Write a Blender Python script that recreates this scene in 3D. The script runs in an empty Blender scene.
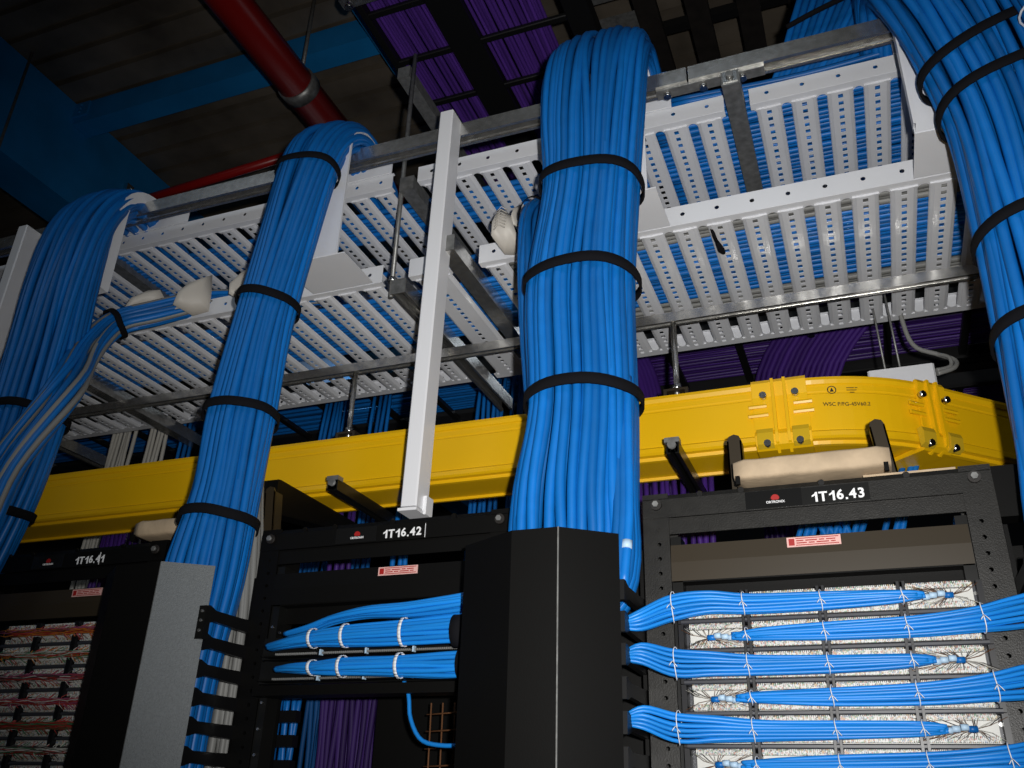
import bpy, math, random
from mathutils import Vector, Matrix
random.seed(7)
C = bpy.context.scene.collection
PI = math.pi

# ------------------------------------------------------------------ materials
def mat(name, col, rough=0.5, metal=0.0, spec=0.5, bump=0.0, bscale=200.0, vary=0.0, mottle=0.0, mscale=20.0, coat=0.0):
    m = bpy.data.materials.new(name); m.use_nodes = True
    nt = m.node_tree; b = nt.nodes['Principled BSDF']
    b.inputs['Base Color'].default_value = (*col, 1)
    b.inputs['Roughness'].default_value = rough
    b.inputs['Metallic'].default_value = metal
    b.inputs['Specular IOR Level'].default_value = spec
    if coat: b.inputs['Coat Weight'].default_value = coat
    tc = nt.nodes.new('ShaderNodeTexCoord')
    src = None
    if mottle:
        n = nt.nodes.new('ShaderNodeTexNoise'); n.inputs['Scale'].default_value = mscale
        n.inputs['Detail'].default_value = 5
        nt.links.new(tc.outputs['Object'], n.inputs['Vector'])
        r = nt.nodes.new('ShaderNodeMapRange')
        r.inputs['From Min'].default_value = .3; r.inputs['From Max'].default_value = .7
        r.inputs['To Min'].default_value = 1 - mottle; r.inputs['To Max'].default_value = 1 + mottle
        nt.links.new(n.outputs['Fac'], r.inputs['Value']); src = r.outputs['Result']
    if vary:
        oi = nt.nodes.new('ShaderNodeObjectInfo')
        r = nt.nodes.new('ShaderNodeMapRange')
        r.inputs['To Min'].default_value = 1 - vary; r.inputs['To Max'].default_value = 1 + vary
        nt.links.new(oi.outputs['Random'], r.inputs['Value'])
        if src:
            mu = nt.nodes.new('ShaderNodeMath'); mu.operation = 'MULTIPLY'
            nt.links.new(src, mu.inputs[0]); nt.links.new(r.outputs['Result'], mu.inputs[1]); src = mu.outputs[0]
        else: src = r.outputs['Result']
    if src:
        vm = nt.nodes.new('ShaderNodeVectorMath'); vm.operation = 'SCALE'
        vm.inputs[0].default_value = col; nt.links.new(src, vm.inputs['Scale'])
        nt.links.new(vm.outputs[0], b.inputs['Base Color'])
    if bump:
        n = nt.nodes.new('ShaderNodeTexNoise'); n.inputs['Scale'].default_value = bscale
        nt.links.new(tc.outputs['Object'], n.inputs['Vector'])
        bp = nt.nodes.new('ShaderNodeBump'); bp.inputs['Strength'].default_value = bump
        bp.inputs['Distance'].default_value = .002
        nt.links.new(n.outputs['Fac'], bp.inputs['Height']); nt.links.new(bp.outputs[0], b.inputs['Normal'])
    return m

def speckle(name, base, cols, scale, amount):
    """tiny coloured conductors punched into a pale strip"""
    m = bpy.data.materials.new(name); m.use_nodes = True
    nt = m.node_tree; b = nt.nodes['Principled BSDF']; b.inputs['Roughness'].default_value = .45
    tc = nt.nodes.new('ShaderNodeTexCoord')
    v = nt.nodes.new('ShaderNodeTexVoronoi'); v.inputs['Scale'].default_value = scale
    nt.links.new(tc.outputs['Object'], v.inputs['Vector'])
    sep = nt.nodes.new('ShaderNodeSeparateColor'); nt.links.new(v.outputs['Color'], sep.inputs[0])
    cr = nt.nodes.new('ShaderNodeValToRGB'); cr.color_ramp.interpolation = 'CONSTANT'
    cr.color_ramp.elements[0].color = (*base, 1)
    cr.color_ramp.elements[1].position = 1 - amount; cr.color_ramp.elements[1].color = (*cols[0], 1)
    for i, c in enumerate(cols[1:]):
        e = cr.color_ramp.elements.new(1 - amount + amount * (i + 1) / len(cols)); e.color = (*c, 1)
    nt.links.new(sep.outputs[0], cr.inputs[0]); nt.links.new(cr.outputs[0], b.inputs['Base Color'])
    return m

M = {}
M['blue'] = mat('blue cable jacket', (.003, .135, .46), .42, spec=.4, vary=.22, mottle=.06, mscale=30)
M['blue_light'] = mat('light blue cable jacket', (.009, .215, .66), .4, spec=.4, vary=.12)
M['grey_cable'] = mat('grey cable jacket', (.22, .22, .21), .5, vary=.2)
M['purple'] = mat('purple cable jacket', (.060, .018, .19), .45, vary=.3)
M['purple_lit'] = mat('lit-toned purple cable jacket', (.105, .035, .30), .45, vary=.3)  # purple lightened in the colour as if lit more strongly overhead
M['purple_dim'] = mat('shade-toned purple cable jacket', (.034, .013, .095), .6, spec=.2, vary=.3)  # same purple, darkened in the colour for shade inside the rack
M['blue_dim'] = mat('shade-toned blue cable jacket', (.004, .05, .16), .6, spec=.2, vary=.3)  # cable blue with the rack's inner shade put into its colour
M['strap'] = mat('black hook and loop fabric', (.006, .006, .008), .9, spec=.15, bump=.5, bscale=900)
M['twine'] = mat('white waxed lacing cord', (.75, .77, .8), .6)
M['white'] = mat('white powder coat', (.80, .81, .84), .28, bump=.04, bscale=400, mottle=.03, mscale=9)
M['white_post'] = mat('gloss white enamel', (.86, .86, .88), .3)
M['beige'] = mat('off white moulded plastic', (.60, .56, .50), .5)
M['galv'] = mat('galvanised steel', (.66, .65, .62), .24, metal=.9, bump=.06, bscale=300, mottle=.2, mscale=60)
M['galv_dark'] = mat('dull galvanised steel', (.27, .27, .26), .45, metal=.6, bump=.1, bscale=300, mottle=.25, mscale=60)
M['zinc'] = mat('bright zinc', (.7, .7, .68), .25, metal=1)
M['yellow'] = mat('yellow duct plastic', (.84, .48, .004), .34, spec=.5, mottle=.03, mscale=5)
M['amber'] = mat('amber clip plastic', (.62, .40, .02), .12, spec=.7, coat=.6)
M['ink'] = mat('black ink', (.02, .015, .01), .7)
M['black'] = mat('black textured powder coat', (.0035, .0033, .003), .5, spec=.15, bump=.1, bscale=700)
M['black_rack_sheen'] = mat('black rack paint with flash sheen', (.014, .0132, .0115), .42, spec=.4, bump=.2, bscale=500, mottle=.25, mscale=40)  # right rack's black lightened, flash sheen put into the colour
M['black_gloss'] = mat('black rack paint', (.006, .006, .0055), .35, spec=.4)
M['cover_sheen'] = mat('textured cover with grey sheen', (.13, .142, .148), .55, spec=.5, bump=.5, bscale=500, mottle=.12, mscale=250)  # reflected sheen of the cover's right face painted as grey
M['brown_panel'] = mat('satin dark bronze blank panel', (.034, .025, .014), .4, spec=.5)
M['finger'] = mat('black plastic finger', (.004, .004, .0045), .45, spec=.4)
M['pad'] = mat('kraft paper wrap', (.50, .38, .25), .75, bump=.4, bscale=90, mottle=.12, mscale=30)
M['beam'] = mat('blue painted steel', (.010, .23, .58), .5, spec=.35, mottle=.12, mscale=5, bump=.1, bscale=60)
M['red'] = mat('red painted pipe', (.36, .008, .006), .35)
M['deck'] = mat('dark galvanised roof deck', (.20, .165, .125), .5, metal=.3, mottle=.45, mscale=3)
M['dark_steel'] = mat('black ladder steel', (.006, .006, .006), .5)
M['brown_bar'] = mat('dark brown steel', (.016, .013, .011), .55, mottle=.3, mscale=20)
M['wall'] = mat('dark painted wall', (.03, .03, .032), .8)
M['floor'] = mat('grey floor tile', (.12, .12, .12), .5, mottle=.2, mscale=3)
M['strip'] = speckle('contact strip', (.64, .64, .61), [(.50,.26,.22),(.24,.38,.26),(.25,.32,.42),(.50,.38,.22),(.14,.13,.12),(.40,.38,.36)], 420, .5)
M['block'] = mat('white wiring block', (.60, .60, .57), .4)
M['rail'] = mat('dark grey block rail', (.035, .037, .045), .4)
M['clip'] = mat('black block clip', (.008, .008, .01), .35)
M['label_white'] = mat('white cable label', (.45, .62, .78), .5)
M['txt_white'] = mat('white lettering', (.85, .85, .85), .5)
M['txt_red'] = mat('red emblem print', (.36, .012, .01), .5)
M['lab_black'] = mat('glossy black label tape', (.008, .008, .008), .25)
M['lab_pink'] = mat('pale pink label stock', (.72, .42, .38), .45)
for n, c in dict(w_red=(.42,.04,.03), w_orange=(.55,.18,.02), w_pink=(.35,.08,.16), w_green=(.05,.2,.09), w_dark=(.05,.045,.04), w_teal=(.05,.28,.36), w_white=(.6,.58,.52), w_brown=(.16,.07,.03)).items():
    M[n] = mat(n, c, .5)

# ------------------------------------------------------------------ mesh helpers
class MB:
    def __init__(s): s.v = []; s.f = []; s.smooth = []
    def face(s, pts, sm=False):
        n = len(s.v); s.v += [tuple(p) for p in pts]; s.f.append(tuple(range(n, n + len(pts)))); s.smooth.append(sm)
    def box(s, x0, x1, y0, y1, z0, z1, mtx=None):
        n = len(s.v)
        ps = [(x, y, z) for z in (z0, z1) for x, y in ((x0, y0), (x1, y0), (x1, y1), (x0, y1))]
        if mtx: ps = [tuple(mtx @ Vector(p)) for p in ps]
        s.v += ps
        for q in ((0,3,2,1),(4,5,6,7),(0,1,5,4),(1,2,6,5),(2,3,7,6),(3,0,4,7)):
            s.f.append(tuple(n + i for i in q)); s.smooth.append(False)
    def bbox(s, x0, x1, y0, y1, z0, z1, c=.003, axis='z', mtx=None):
        """box with its four edges along axis chamfered, small chamfers"""
        a = {'x': (y0, y1, z0, z1), 'y': (x0, x1, z0, z1), 'z': (x0, x1, y0, y1)}[axis]
        u0, u1, w0, w1 = a
        poly = [(u0+c,w0),(u1-c,w0),(u1,w0+c),(u1,w1-c),(u1-c,w1),(u0+c,w1),(u0,w1-c),(u0,w0+c)]
        lo, hi = {'x': (x0, x1), 'y': (y0, y1), 'z': (z0, z1)}[axis]
        s.prism(poly, axis, lo, hi, mtx)
    def prism(s, poly, axis, lo, hi, mtx=None, sm=False):
        def P(u, w, t):
            p = {'x': (t, u, w), 'y': (u, t, w), 'z': (u, w, t)}[axis]
            return tuple(mtx @ Vector(p)) if mtx else p
        n = len(s.v); k = len(poly)
        s.v += [P(u, w, lo) for u, w in poly] + [P(u, w, hi) for u, w in poly]
        s.f.append(tuple(range(n, n + k))); s.smooth.append(False)
        s.f.append(tuple(range(n + 2*k - 1, n + k - 1, -1))); s.smooth.append(False)
        for i in range(k):
            j = (i + 1) % k
            s.f.append((n + i, n + k + i, n + k + j, n + j)); s.smooth.append(sm)
    def tube(s, path, r, seg=8, caps=True, rx=None):
        pts = [Vector(p) for p in path]; n0 = len(s.v); L = len(pts)
        t0 = (pts[1] - pts[0]).normalized()
        up = Vector((0, 0, 1)) if abs(t0.z) < .9 else Vector((1, 0, 0))
        u = t0.cross(up).normalized()
        for i, p in enumerate(pts):
            t = (pts[min(i+1, L-1)] - pts[max(i-1, 0)])
            t = t.normalized() if t.length > 1e-9 else t0
            u = (u - t * u.dot(t))
            u = u.normalized() if u.length > 1e-6 else t.orthogonal().normalized()
            w = t.cross(u)
            rr = r[i] if isinstance(r, (list, tuple)) else r
            for k in range(seg):
                a = 2 * PI * k / seg
                s.v.append(tuple(p + u * (math.cos(a) * rr) + w * (math.sin(a) * rr)))
        for i in range(L - 1):
            for k in range(seg):
                a = n0 + i*seg + k; b = n0 + i*seg + (k+1) % seg
                s.f.append((a, b, b + seg, a + seg)); s.smooth.append(True)
        if caps:
            s.f.append(tuple(range(n0 + seg - 1, n0 - 1, -1))); s.smooth.append(False)
            e = n0 + (L-1)*seg
            s.f.append(tuple(range(e, e + seg))); s.smooth.append(False)
    def cyl(s, c, axis, r, h, seg=12):
        a = Vector(axis).normalized(); c = Vector(c); s.tube([c - a*h/2, c + a*h/2], r, seg)
    def sweep(s, prof, frames, closed=True, sm=False):
        """prof: (u,w) list; frames: list of (origin, U, W)"""
        n0 = len(s.v); k = len(prof)
        for o, U, W in frames:
            for u, w in prof: s.v.append(tuple(Vector(o) + Vector(U)*u + Vector(W)*w))
        for i in range(len(frames) - 1):
            for j in range(k if closed else k - 1):
                a = n0 + i*k + j; b = n0 + i*k + (j+1) % k
                s.f.append((a, b, b + k, a + k)); s.smooth.append(sm)
        if closed:
            s.f.append(tuple(range(n0, n0 + k))); s.smooth.append(False)
            e = n0 + (len(frames)-1)*k
            s.f.append(tuple(range(e + k - 1, e - 1, -1))); s.smooth.append(False)
    def holecell(s, x0, x1, y0, y1, cx, cy, r, F):
        """rectangle with an octagonal hole; F maps (u,v) to 3d"""
        rim = [(x1,(y0+y1)/2),(x1,y1),((x0+x1)/2,y1),(x0,y1),(x0,(y0+y1)/2),(x0,y0),((x0+x1)/2,y0),(x1,y0)]
        oc = [(cx + r*math.cos(PI/4*i), cy + r*math.sin(PI/4*i)) for i in range(8)]
        n = len(s.v); s.v += [F(*p) for p in rim] + [F(*p) for p in oc]
        for i in range(8):
            j = (i+1) % 8
            s.f.append((n+i, n+j, n+8+j, n+8+i)); s.smooth.append(False)
    def rect(s, x0, x1, y0, y1, F):
        s.face([F(x0,y0), F(x1,y0), F(x1,y1), F(x0,y1)])
    def build(s, name, m, parent=None, solid=0, fix=True, weld=False, **props):
        me = bpy.data.meshes.new(name); me.from_pydata(s.v, [], s.f)
        for p, q in zip(me.polygons, s.smooth): p.use_smooth = q
        me.materials.append(m if not isinstance(m, str) else M[m])
        if fix or weld:
            import bmesh
            b = bmesh.new(); b.from_mesh(me)
            if weld: bmesh.ops.remove_doubles(b, verts=b.verts, dist=1e-5)
            bmesh.ops.recalc_face_normals(b, faces=b.faces); b.to_mesh(me); b.free()
        o = bpy.data.objects.new(name, me); C.objects.link(o)
        if parent: 
            o.parent = parent
            o.location = -_org(parent)
        if solid:
            md = o.modifiers.new('thickness', 'SOLIDIFY'); md.thickness = solid; md.offset = 0
        for k_, v_ in props.items(): o[k_] = v_
        return o
def _org(o):
    v = Vector(o.location)
    while o.parent: o = o.parent; v += Vector(o.location)
    return v
def thing(name, loc, label, cat, group=None):
    o = bpy.data.objects.new(name, None); C.objects.link(o); o.location = loc; o.empty_display_size = .05
    o['label'] = label; o['category'] = cat
    if group: o['group'] = group
    return o
def tag(o, label, cat, group=None):
    o['label'] = label; o['category'] = cat
    if group: o['group'] = group
    return o
def dup(root, loc, label, group=None):
    r = root.copy(); C.objects.link(r); r.location = loc; r['label'] = label
    if group: r['group'] = group
    for ch in root.children:
        c = ch.copy(); C.objects.link(c); c.parent = r
        for g in ch.children:
            d = g.copy(); C.objects.link(d); d.parent = c
    return r
def struct(name, mb, m):
    o = mb.build(name, m); o['kind'] = 'structure'; return o

def spline(keys, n):
    """Catmull-Rom through tuples, n samples"""
    K = [keys[0]] + list(keys) + [keys[-1]]; out = []
    S = len(keys) - 1
    for i in range(n):
        t = i / (n-1) * S; k = min(int(t), S-1); t -= k
        p0, p1, p2, p3 = K[k], K[k+1], K[k+2], K[k+3]
        out.append(tuple(.5*((2*b) + (-a+c)*t + (2*a-5*b+4*c-d)*t*t + (-a+3*b-3*c+d)*t**3) for a, b, c, d in zip(p0, p1, p2, p3)))
    return out

# ------------------------------------------------------------------ cable bundles
def bundle(name, label, keys, n_out, r, mats, straps=(), n_in=0, group=None, n=44, wander=.5, seg=7, cat='cable bundle', jit=.15, strapw=.011, U=(1,0,0), p_exp=2.3, endtrim=None, straptilt=0.0, cname='cable'):
    """keys: (x,y,z,a,b); a = half width along U, b = half depth"""
    root = thing(name, keys[0][:3], label, cat, group)
    st = spline(keys, n); fr = []
    for i in range(n):
        p = Vector(st[i][:3]); t = (Vector(st[min(i+1,n-1)][:3]) - Vector(st[max(i-1,0)][:3])).normalized()
        u = Vector(U); u = (u - t*u.dot(t)).normalized(); w = t.cross(u)
        fr.append((p, u, w, max(st[i][3], .004), max(st[i][4], .004)))
    def pt(i, th, rho):
        p, u, w, a, b = fr[i]
        c, s_ = math.cos(th), math.sin(th)
        e = 2/p_exp
        return p + u*(a*rho*math.copysign(abs(c)**e, c)) + w*(b*rho*math.copysign(abs(s_)**e, s_))
    for k in range(n_out + n_in):
        inner = k >= n_out
        if inner: th0 = 2*PI*(k-n_out)/max(n_in,1) + .1; sp = 2*PI/max(n_in,1); rb = .66
        else: th0 = 2*PI*k/n_out; sp = 2*PI/n_out; rb = 1.0
        ph1, ph2, ph3 = (random.uniform(0, 2*PI) for _ in range(3)); fq = random.uniform(.5, 1.4)
        path = []
        i0, i1 = 0, n
        if endtrim: i0, i1 = endtrim(k, n)
        for i in range(i0, i1):
            tt = i / n * 2*PI
            th = th0 + sp*wander*(math.sin(tt*fq + ph1)*.7 + math.sin(tt*2.3*fq + ph2)*.4)
            rho = rb * (1 - r/ max(fr[i][3], r*1.01)*.9) * (1 + (jit if not inner else .1)*.5*math.sin(tt*1.7 + ph3)*.6)
            path.append(pt(i, th, rho))
        if len(path) < 2: continue
        mb = MB(); rr = r * random.uniform(.93, 1.1)
        mb.tube(path, rr, seg)
        mm = mats(k, th0, inner) if callable(mats) else mats
        mb.build(cname, mm, root)
    for sidx in straps:
        f0 = sidx * (n-1); i = int(f0); f = f0 - i; i2 = min(i+1, n-1)
        p = fr[i][0].lerp(fr[i2][0], f); u = fr[i][1]; w = fr[i][2]; t = u.cross(w)
        a = fr[i][3]*(1-f) + fr[i2][3]*f + .007; b = fr[i][4]*(1-f) + fr[i2][4]*f + .008
        mb = MB(); N = 40; ring = []
        tl = straptilt + random.uniform(-.05, .05)
        for j in range(N):
            th = 2*PI*j/N; c, s_ = math.cos(th), math.sin(th); e = 2/p_exp
            uu = a*math.copysign(abs(c)**e, c); ww = b*math.copysign(abs(s_)**e, s_)
            off = t*(uu*tl + .003*math.sin(3*th+i))
            q0 = p + u*uu + w*ww + off; q1 = p + u*uu*1.035 + w*ww*1.035 + off
            ring.append((q0 - t*strapw, q1 - t*strapw*.9, q1 + t*strapw*.9, q0 + t*strapw))
        for j in range(N):
            A, B = ring[j], ring[(j+1) % N]
            for q in range(4): mb.face([A[q], A[(q+1)%4], B[(q+1)%4], B[q]], True)
        mb.build('hook_and_loop_strap', 'strap', root, weld=True)
    return root, fr

def lace(parent, p, a, b, u, w, t, name='lacing_tie', m='twine', rr=.0012, tail=True, wide=0):
    mb = MB(); N = 20
    loop = []
    for j in range(N+1):
        th = 2*PI*j/N; loop.append(p + u*(a*math.cos(th)) + w*(b*math.sin(th)) + t*(wide*math.sin(th*2)))
    mb.tube(loop, rr, 6, caps=False)
    if tail:
        q = p - Vector((0, b if abs(w.y) > .5 else a, 0))
        q = p + Vector((0, -b*1.05, 0))
        for dx, dz in ((.007, -.009), (-.005, -.007)):
            mb.tube([q, q + Vector((dx*.6, -.003, dz*.6)), q + Vector((dx, -.002, dz))], rr*.8, 5)
    return mb.build(name, m, parent)

# ------------------------------------------------------------------ setting
b = MB(); b.box(-7, 6, -4, 9, -.1, 0); struct('floor', b, 'floor')
for nm, a in dict(wall_back=(-7,6,9,9.1,0,5.2), wall_front=(-7,6,-4.1,-4,0,5.2), wall_left=(-7.1,-7,-4,9,0,5.2), wall_right=(6,6.1,-4,9,0,5.2)).items():
    b = MB(); b.box(*a); struct(nm, b, 'wall')
b = MB()                                   # corrugated roof deck, ribs along X
pitch = .15; y = -4.0; prof = []
while y < 9:
    prof += [(y, 5.0), (y+.118, 5.0), (y+.121, 5.035), (y+.148, 5.035)]; y += pitch
b.prism(prof + [(9.1, 5.045), (9.1, 5.2), (-4, 5.2)], 'x', -7, 6)
struct('ceiling', b, 'deck')

# big blue girder along Y and cross beam along X
r = thing('steel_girder', (-3.72, 3, 4.435), 'large blue painted steel girder crossing the upper left corner', 'beam')
b = MB(); b.box(-3.79, -3.60, -1, 8.5, 4.47, 4.996); b.build('web', 'beam', r)
b = MB(); b.box(-3.84, -3.599, -1, 8.5, 4.435, 4.47); b.build('flange', 'beam', r)
r = thing('steel_beam', (-2.6, 2.64, 4.86), 'blue painted cross beam running right from the large girder to behind the red pipe', 'beam')
b = MB(); b.box(-3.598, -1.56, 2.59, 2.60, 4.86, 4.998); b.box(-3.598, -1.56, 2.60, 2.70, 4.86, 4.872); b.build('channel', 'beam', r)
b = MB(); b.box(-3.597, -3.50, 2.578, 2.589, 4.90, 4.99); b.build('connection_plate', 'beam', r)
b = MB()
for zz in (4.92, 4.945, 4.97): b.cyl((-3.55, 2.574, zz), (0,1,0), .008, .012, 6)
b.build('bolt', 'beam', r)
b = MB(); b.box(-1.72, -1.60, 1.0, 3.6, 4.70, 4.715); b.box(-1.662, -1.648, 1.0, 3.6, 4.715, 4.99); b.box(-1.70,-1.61,1.0,3.6,4.985,4.998)
tag(b.build('steel_joist', 'beam'), 'narrow blue painted steel beam left of the overhead purple cables', 'beam')
# left beam clamp
r = thing('beam_clamp', (-3.585, 3.0, 4.72), 'small bright metal clamp bolted to the face of the blue girder', 'clamp')
b = MB(); b.box(-3.598, -3.57, 3.0, 3.05, 4.72, 4.78); b.build('body', 'zinc', r)
b = MB(); b.cyl((-3.562, 3.025, 4.75), (1,0,0), .012, .02, 8); b.build('bolt', 'zinc', r)
b = MB(); b.tube([(-3.53, 2.22, 3.3), (-3.53, 2.22, 4.99)], .007, 8)
tag(b.build('threaded_rod', 'galv_dark'), 'thin hanger rod in front of the blue girder at the far left', 'rod')

# red sprinkler pipes
r = thing('sprinkler_pipe', (-1.97, 2, 4.4), 'red painted sprinkler pipe running overhead behind the blue cross beam', 'pipe')
b = MB(); b.tube([(-1.975, -1, 4.4), (-1.975, 3.2, 4.4)], .078, 24); b.build('pipe', 'red', r)
b = MB(); b.tube([(-1.975, 2.34, 4.4), (-1.975, 2.40, 4.4)], .085, 24); b.box(-1.99,-1.96,2.35,2.39,4.48,4.51); b.build('pipe_hanger', 'galv_dark', r)
b = MB(); b.tube([(-1.975, 2.37, 4.5), (-1.975, 2.37, 4.995)], .008, 8); b.build('hanger_rod', 'galv_dark', r)
b = MB(); b.tube([(-3.4, 2.72, 4.32), (-2.06, 2.72, 4.40)], .022, 14); b.tube([(-2.10,2.72,4.40),(-2.04,2.72,4.40)], .03, 14)
tag(b.build('branch_pipe', 'red'), 'thin red branch pipe low behind the upper steel rail', 'pipe')

# ------------------------------------------------------------------ overhead ladder with purple cables
def ladder(name, label, x0, x1, y0, y1, z, rails, rung_y, m='dark_steel', rw=.026):
    r = thing(name, ((x0+x1)/2, y0, z), label, 'cable ladder')
    for ra in rails:
        b = MB(); b.bbox(ra[0], ra[1], y0, y1, z-.02, z+.05, .004, 'y'); b.build('side_rail', m, r)
    for ry in rung_y:
        b = MB(); b.bbox(x0, x1, ry-rw/2, ry+rw/2, z-.012, z+.006, .003, 'x'); b.build('rung', m, r)
    return r
ry = [1.73 + .235*i for i in range(8)]
ladder('cable_ladder', 'black overhead ladder tray carrying the purple cables', -1.385, -.66, 1.2, 3.5, 4.18, ((-1.405,-1.38), (-1.165,-1.045), (-.72,-.63)), ry)
def cable_run(name, label, pts, r_, m, cat='cable bundle', n_each=None, seg=6, group=None):
    root = thing(name, pts[0][0], label, cat, group)
    for p in pts:
        b = MB(); b.tube(p, r_*random.uniform(.92, 1.08), seg); b.build('cable', m, root)
    return root
def wob(a, c, n, amp, ax=(1,0,1)):
    a = Vector(a); c = Vector(c); ph = [random.uniform(0, 6.3) for _ in range(3)]
    out = []
    for i in range(n):
        t = i/(n-1); p = a.lerp(c, t)
        out.append((p.x + ax[0]*amp*math.sin(t*7+ph[0]), p.y + ax[1]*amp*math.sin(t*6+ph[1]), p.z + ax[2]*amp*.5*math.sin(t*9+ph[2])))
    return out
pts = [wob((-1.37+.0125*i, 1.2, 4.197), (-1.37+.0125*i, 3.5, 4.197), 14, .004) for i in range(17)]
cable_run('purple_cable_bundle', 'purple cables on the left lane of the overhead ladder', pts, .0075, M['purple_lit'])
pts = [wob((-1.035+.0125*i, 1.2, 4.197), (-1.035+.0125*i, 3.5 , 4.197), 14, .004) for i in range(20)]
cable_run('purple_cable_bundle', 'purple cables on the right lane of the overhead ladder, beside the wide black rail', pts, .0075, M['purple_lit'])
b = MB(); b.prism([(1.80,4.08),(1.84,4.08),(1.84,4.12),(1.83,4.12),(1.83,4.09),(1.81,4.09),(1.81,4.12),(1.80,4.12)], 'x', -1.40, -.5)
rt = b.build('channel', 'galv'); 
r = thing('trapeze_channel', (-1.35, 1.82, 4.08), 'grey steel trapeze channel under the purple cable ladder at the top edge', 'steel channel'); rt.parent = r; rt.location = -Vector(r.location)
b = MB(); b.cyl((-1.365, 1.815, 4.065), (0,0,1), .014, .03, 6); b.build('nut', 'zinc', r)
b = MB(); b.box(-1.11, -1.07, 1.76, 2.4, 3.60, 3.641); tag(b.build('steel_channel', 'galv_dark'), 'short dull channel left of the white post top, high behind the upper rail', 'steel channel')

# dark brown runway bars upper right
r = thing('overhead_runway', (0, 2.4, 4.5), 'dark brown overhead runway of broad bars above the right steel rail', 'cable ladder')
for i, x in enumerate([-.55, -.36, -.17, .02, .21, .40]):
    b = MB(); b.box(x, x+.085, 1.2, 4.2, 4.50, 4.54); b.build('bar', 'brown_bar', r)
for yy in (1.5, 2.1, 2.7, 3.3): 
    b = MB(); b.box(-.6, .55, yy, yy+.04, 4.54, 4.58); b.build('cross_bar', 'dark_steel', r)
for i in range(9):
    b = MB(); b.box(-.76, -.50, 1.7+i*.22, 1.84+i*.22, 4.545, 4.55); b.build('edge_plate', 'galv_dark', r)

# ------------------------------------------------------------------ struts
def chan(b, axis, a0, a1, u0, w0, s=.041, opening='down', t=.003, lip=.008):
    """C channel of size s; u,w = lower corner of its section"""
    pr = [(0,s),(s,s),(s,0),(s-lip,0),(s-lip,lip),(s-lip-.002,lip),(s-t-.004,.003),(s-t,.003),(s-t,s-t),(t,s-t),(t,.003),(t+.004,.003),(lip+.002,lip),(lip,lip),(lip,0),(0,0)]
    if opening == 'up': pr = [(u, s-w) for u, w in pr]
    b.prism([(u0+u, w0+w) for u, w in pr], axis, a0, a1)
r = thing('upper_steel_rail', (-.8, 1.64, 3.18), 'upper galvanised steel rail running the length of the picture above the trays', 'steel rail')
b = MB(); chan(b, 'x', -4.4, -.235, 1.62, 3.18); b.build('channel', 'galv', r)
b = MB(); chan(b, 'x', -.231, .62, 1.62, 3.18); b.build('channel', 'galv', r)
b = MB(); b.box(-.31, -.06, 1.627, 1.655, 3.172, 3.18); b.build('splice_plate', 'galv_dark', r)
b = MB()
for x in (-.285, -.20, -.11): b.cyl((x, 1.641, 3.168), (0,0,1), .010, .014, 6)
b.build('bolt', 'zinc', r)
r = thing('lower_steel_rail', (-.8, 2.0, 2.745), 'slim steel rail crossing under the lower tray near its rear edge', 'steel rail')
b = MB(); chan(b, 'x', -4.4, .62, 1.99, 2.756, s=.026, opening='down', lip=.006); b.build('channel', 'galv', r)
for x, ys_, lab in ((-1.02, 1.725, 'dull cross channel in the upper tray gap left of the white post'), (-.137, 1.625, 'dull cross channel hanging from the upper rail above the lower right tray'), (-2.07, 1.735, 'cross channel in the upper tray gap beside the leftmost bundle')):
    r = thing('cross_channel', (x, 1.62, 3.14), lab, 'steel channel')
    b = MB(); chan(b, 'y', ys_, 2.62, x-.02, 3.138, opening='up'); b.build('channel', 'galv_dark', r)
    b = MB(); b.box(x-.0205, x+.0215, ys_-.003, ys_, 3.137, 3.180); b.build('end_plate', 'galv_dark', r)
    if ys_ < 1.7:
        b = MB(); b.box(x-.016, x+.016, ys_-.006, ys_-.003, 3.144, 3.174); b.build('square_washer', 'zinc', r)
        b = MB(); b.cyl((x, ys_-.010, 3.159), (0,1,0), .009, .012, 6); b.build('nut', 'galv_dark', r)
for x, y0, y1, op, lab in ((-1.02, 1.735, 2.50, 'down', 'cross channel under the lower tray, left of the white post'), (-.822, 1.60, 2.48, 'up', 'cross channel with a warm sheen just right of the white post'),
              (-2.235, 1.735, 2.55, 'up', 'cross channel under the left lower tray near the pale hanging cables'), (-2.745, 1.735, 2.6, 'down', 'leftmost cross channel under the lower tray')):
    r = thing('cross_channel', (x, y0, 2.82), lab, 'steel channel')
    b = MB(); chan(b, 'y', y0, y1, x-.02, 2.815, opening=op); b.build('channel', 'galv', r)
    b = MB(); b.box(x-.0205, x+.0215, y0-.003, y0, 2.814, 2.857); b.build('end_plate', 'galv_dark', r)
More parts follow.
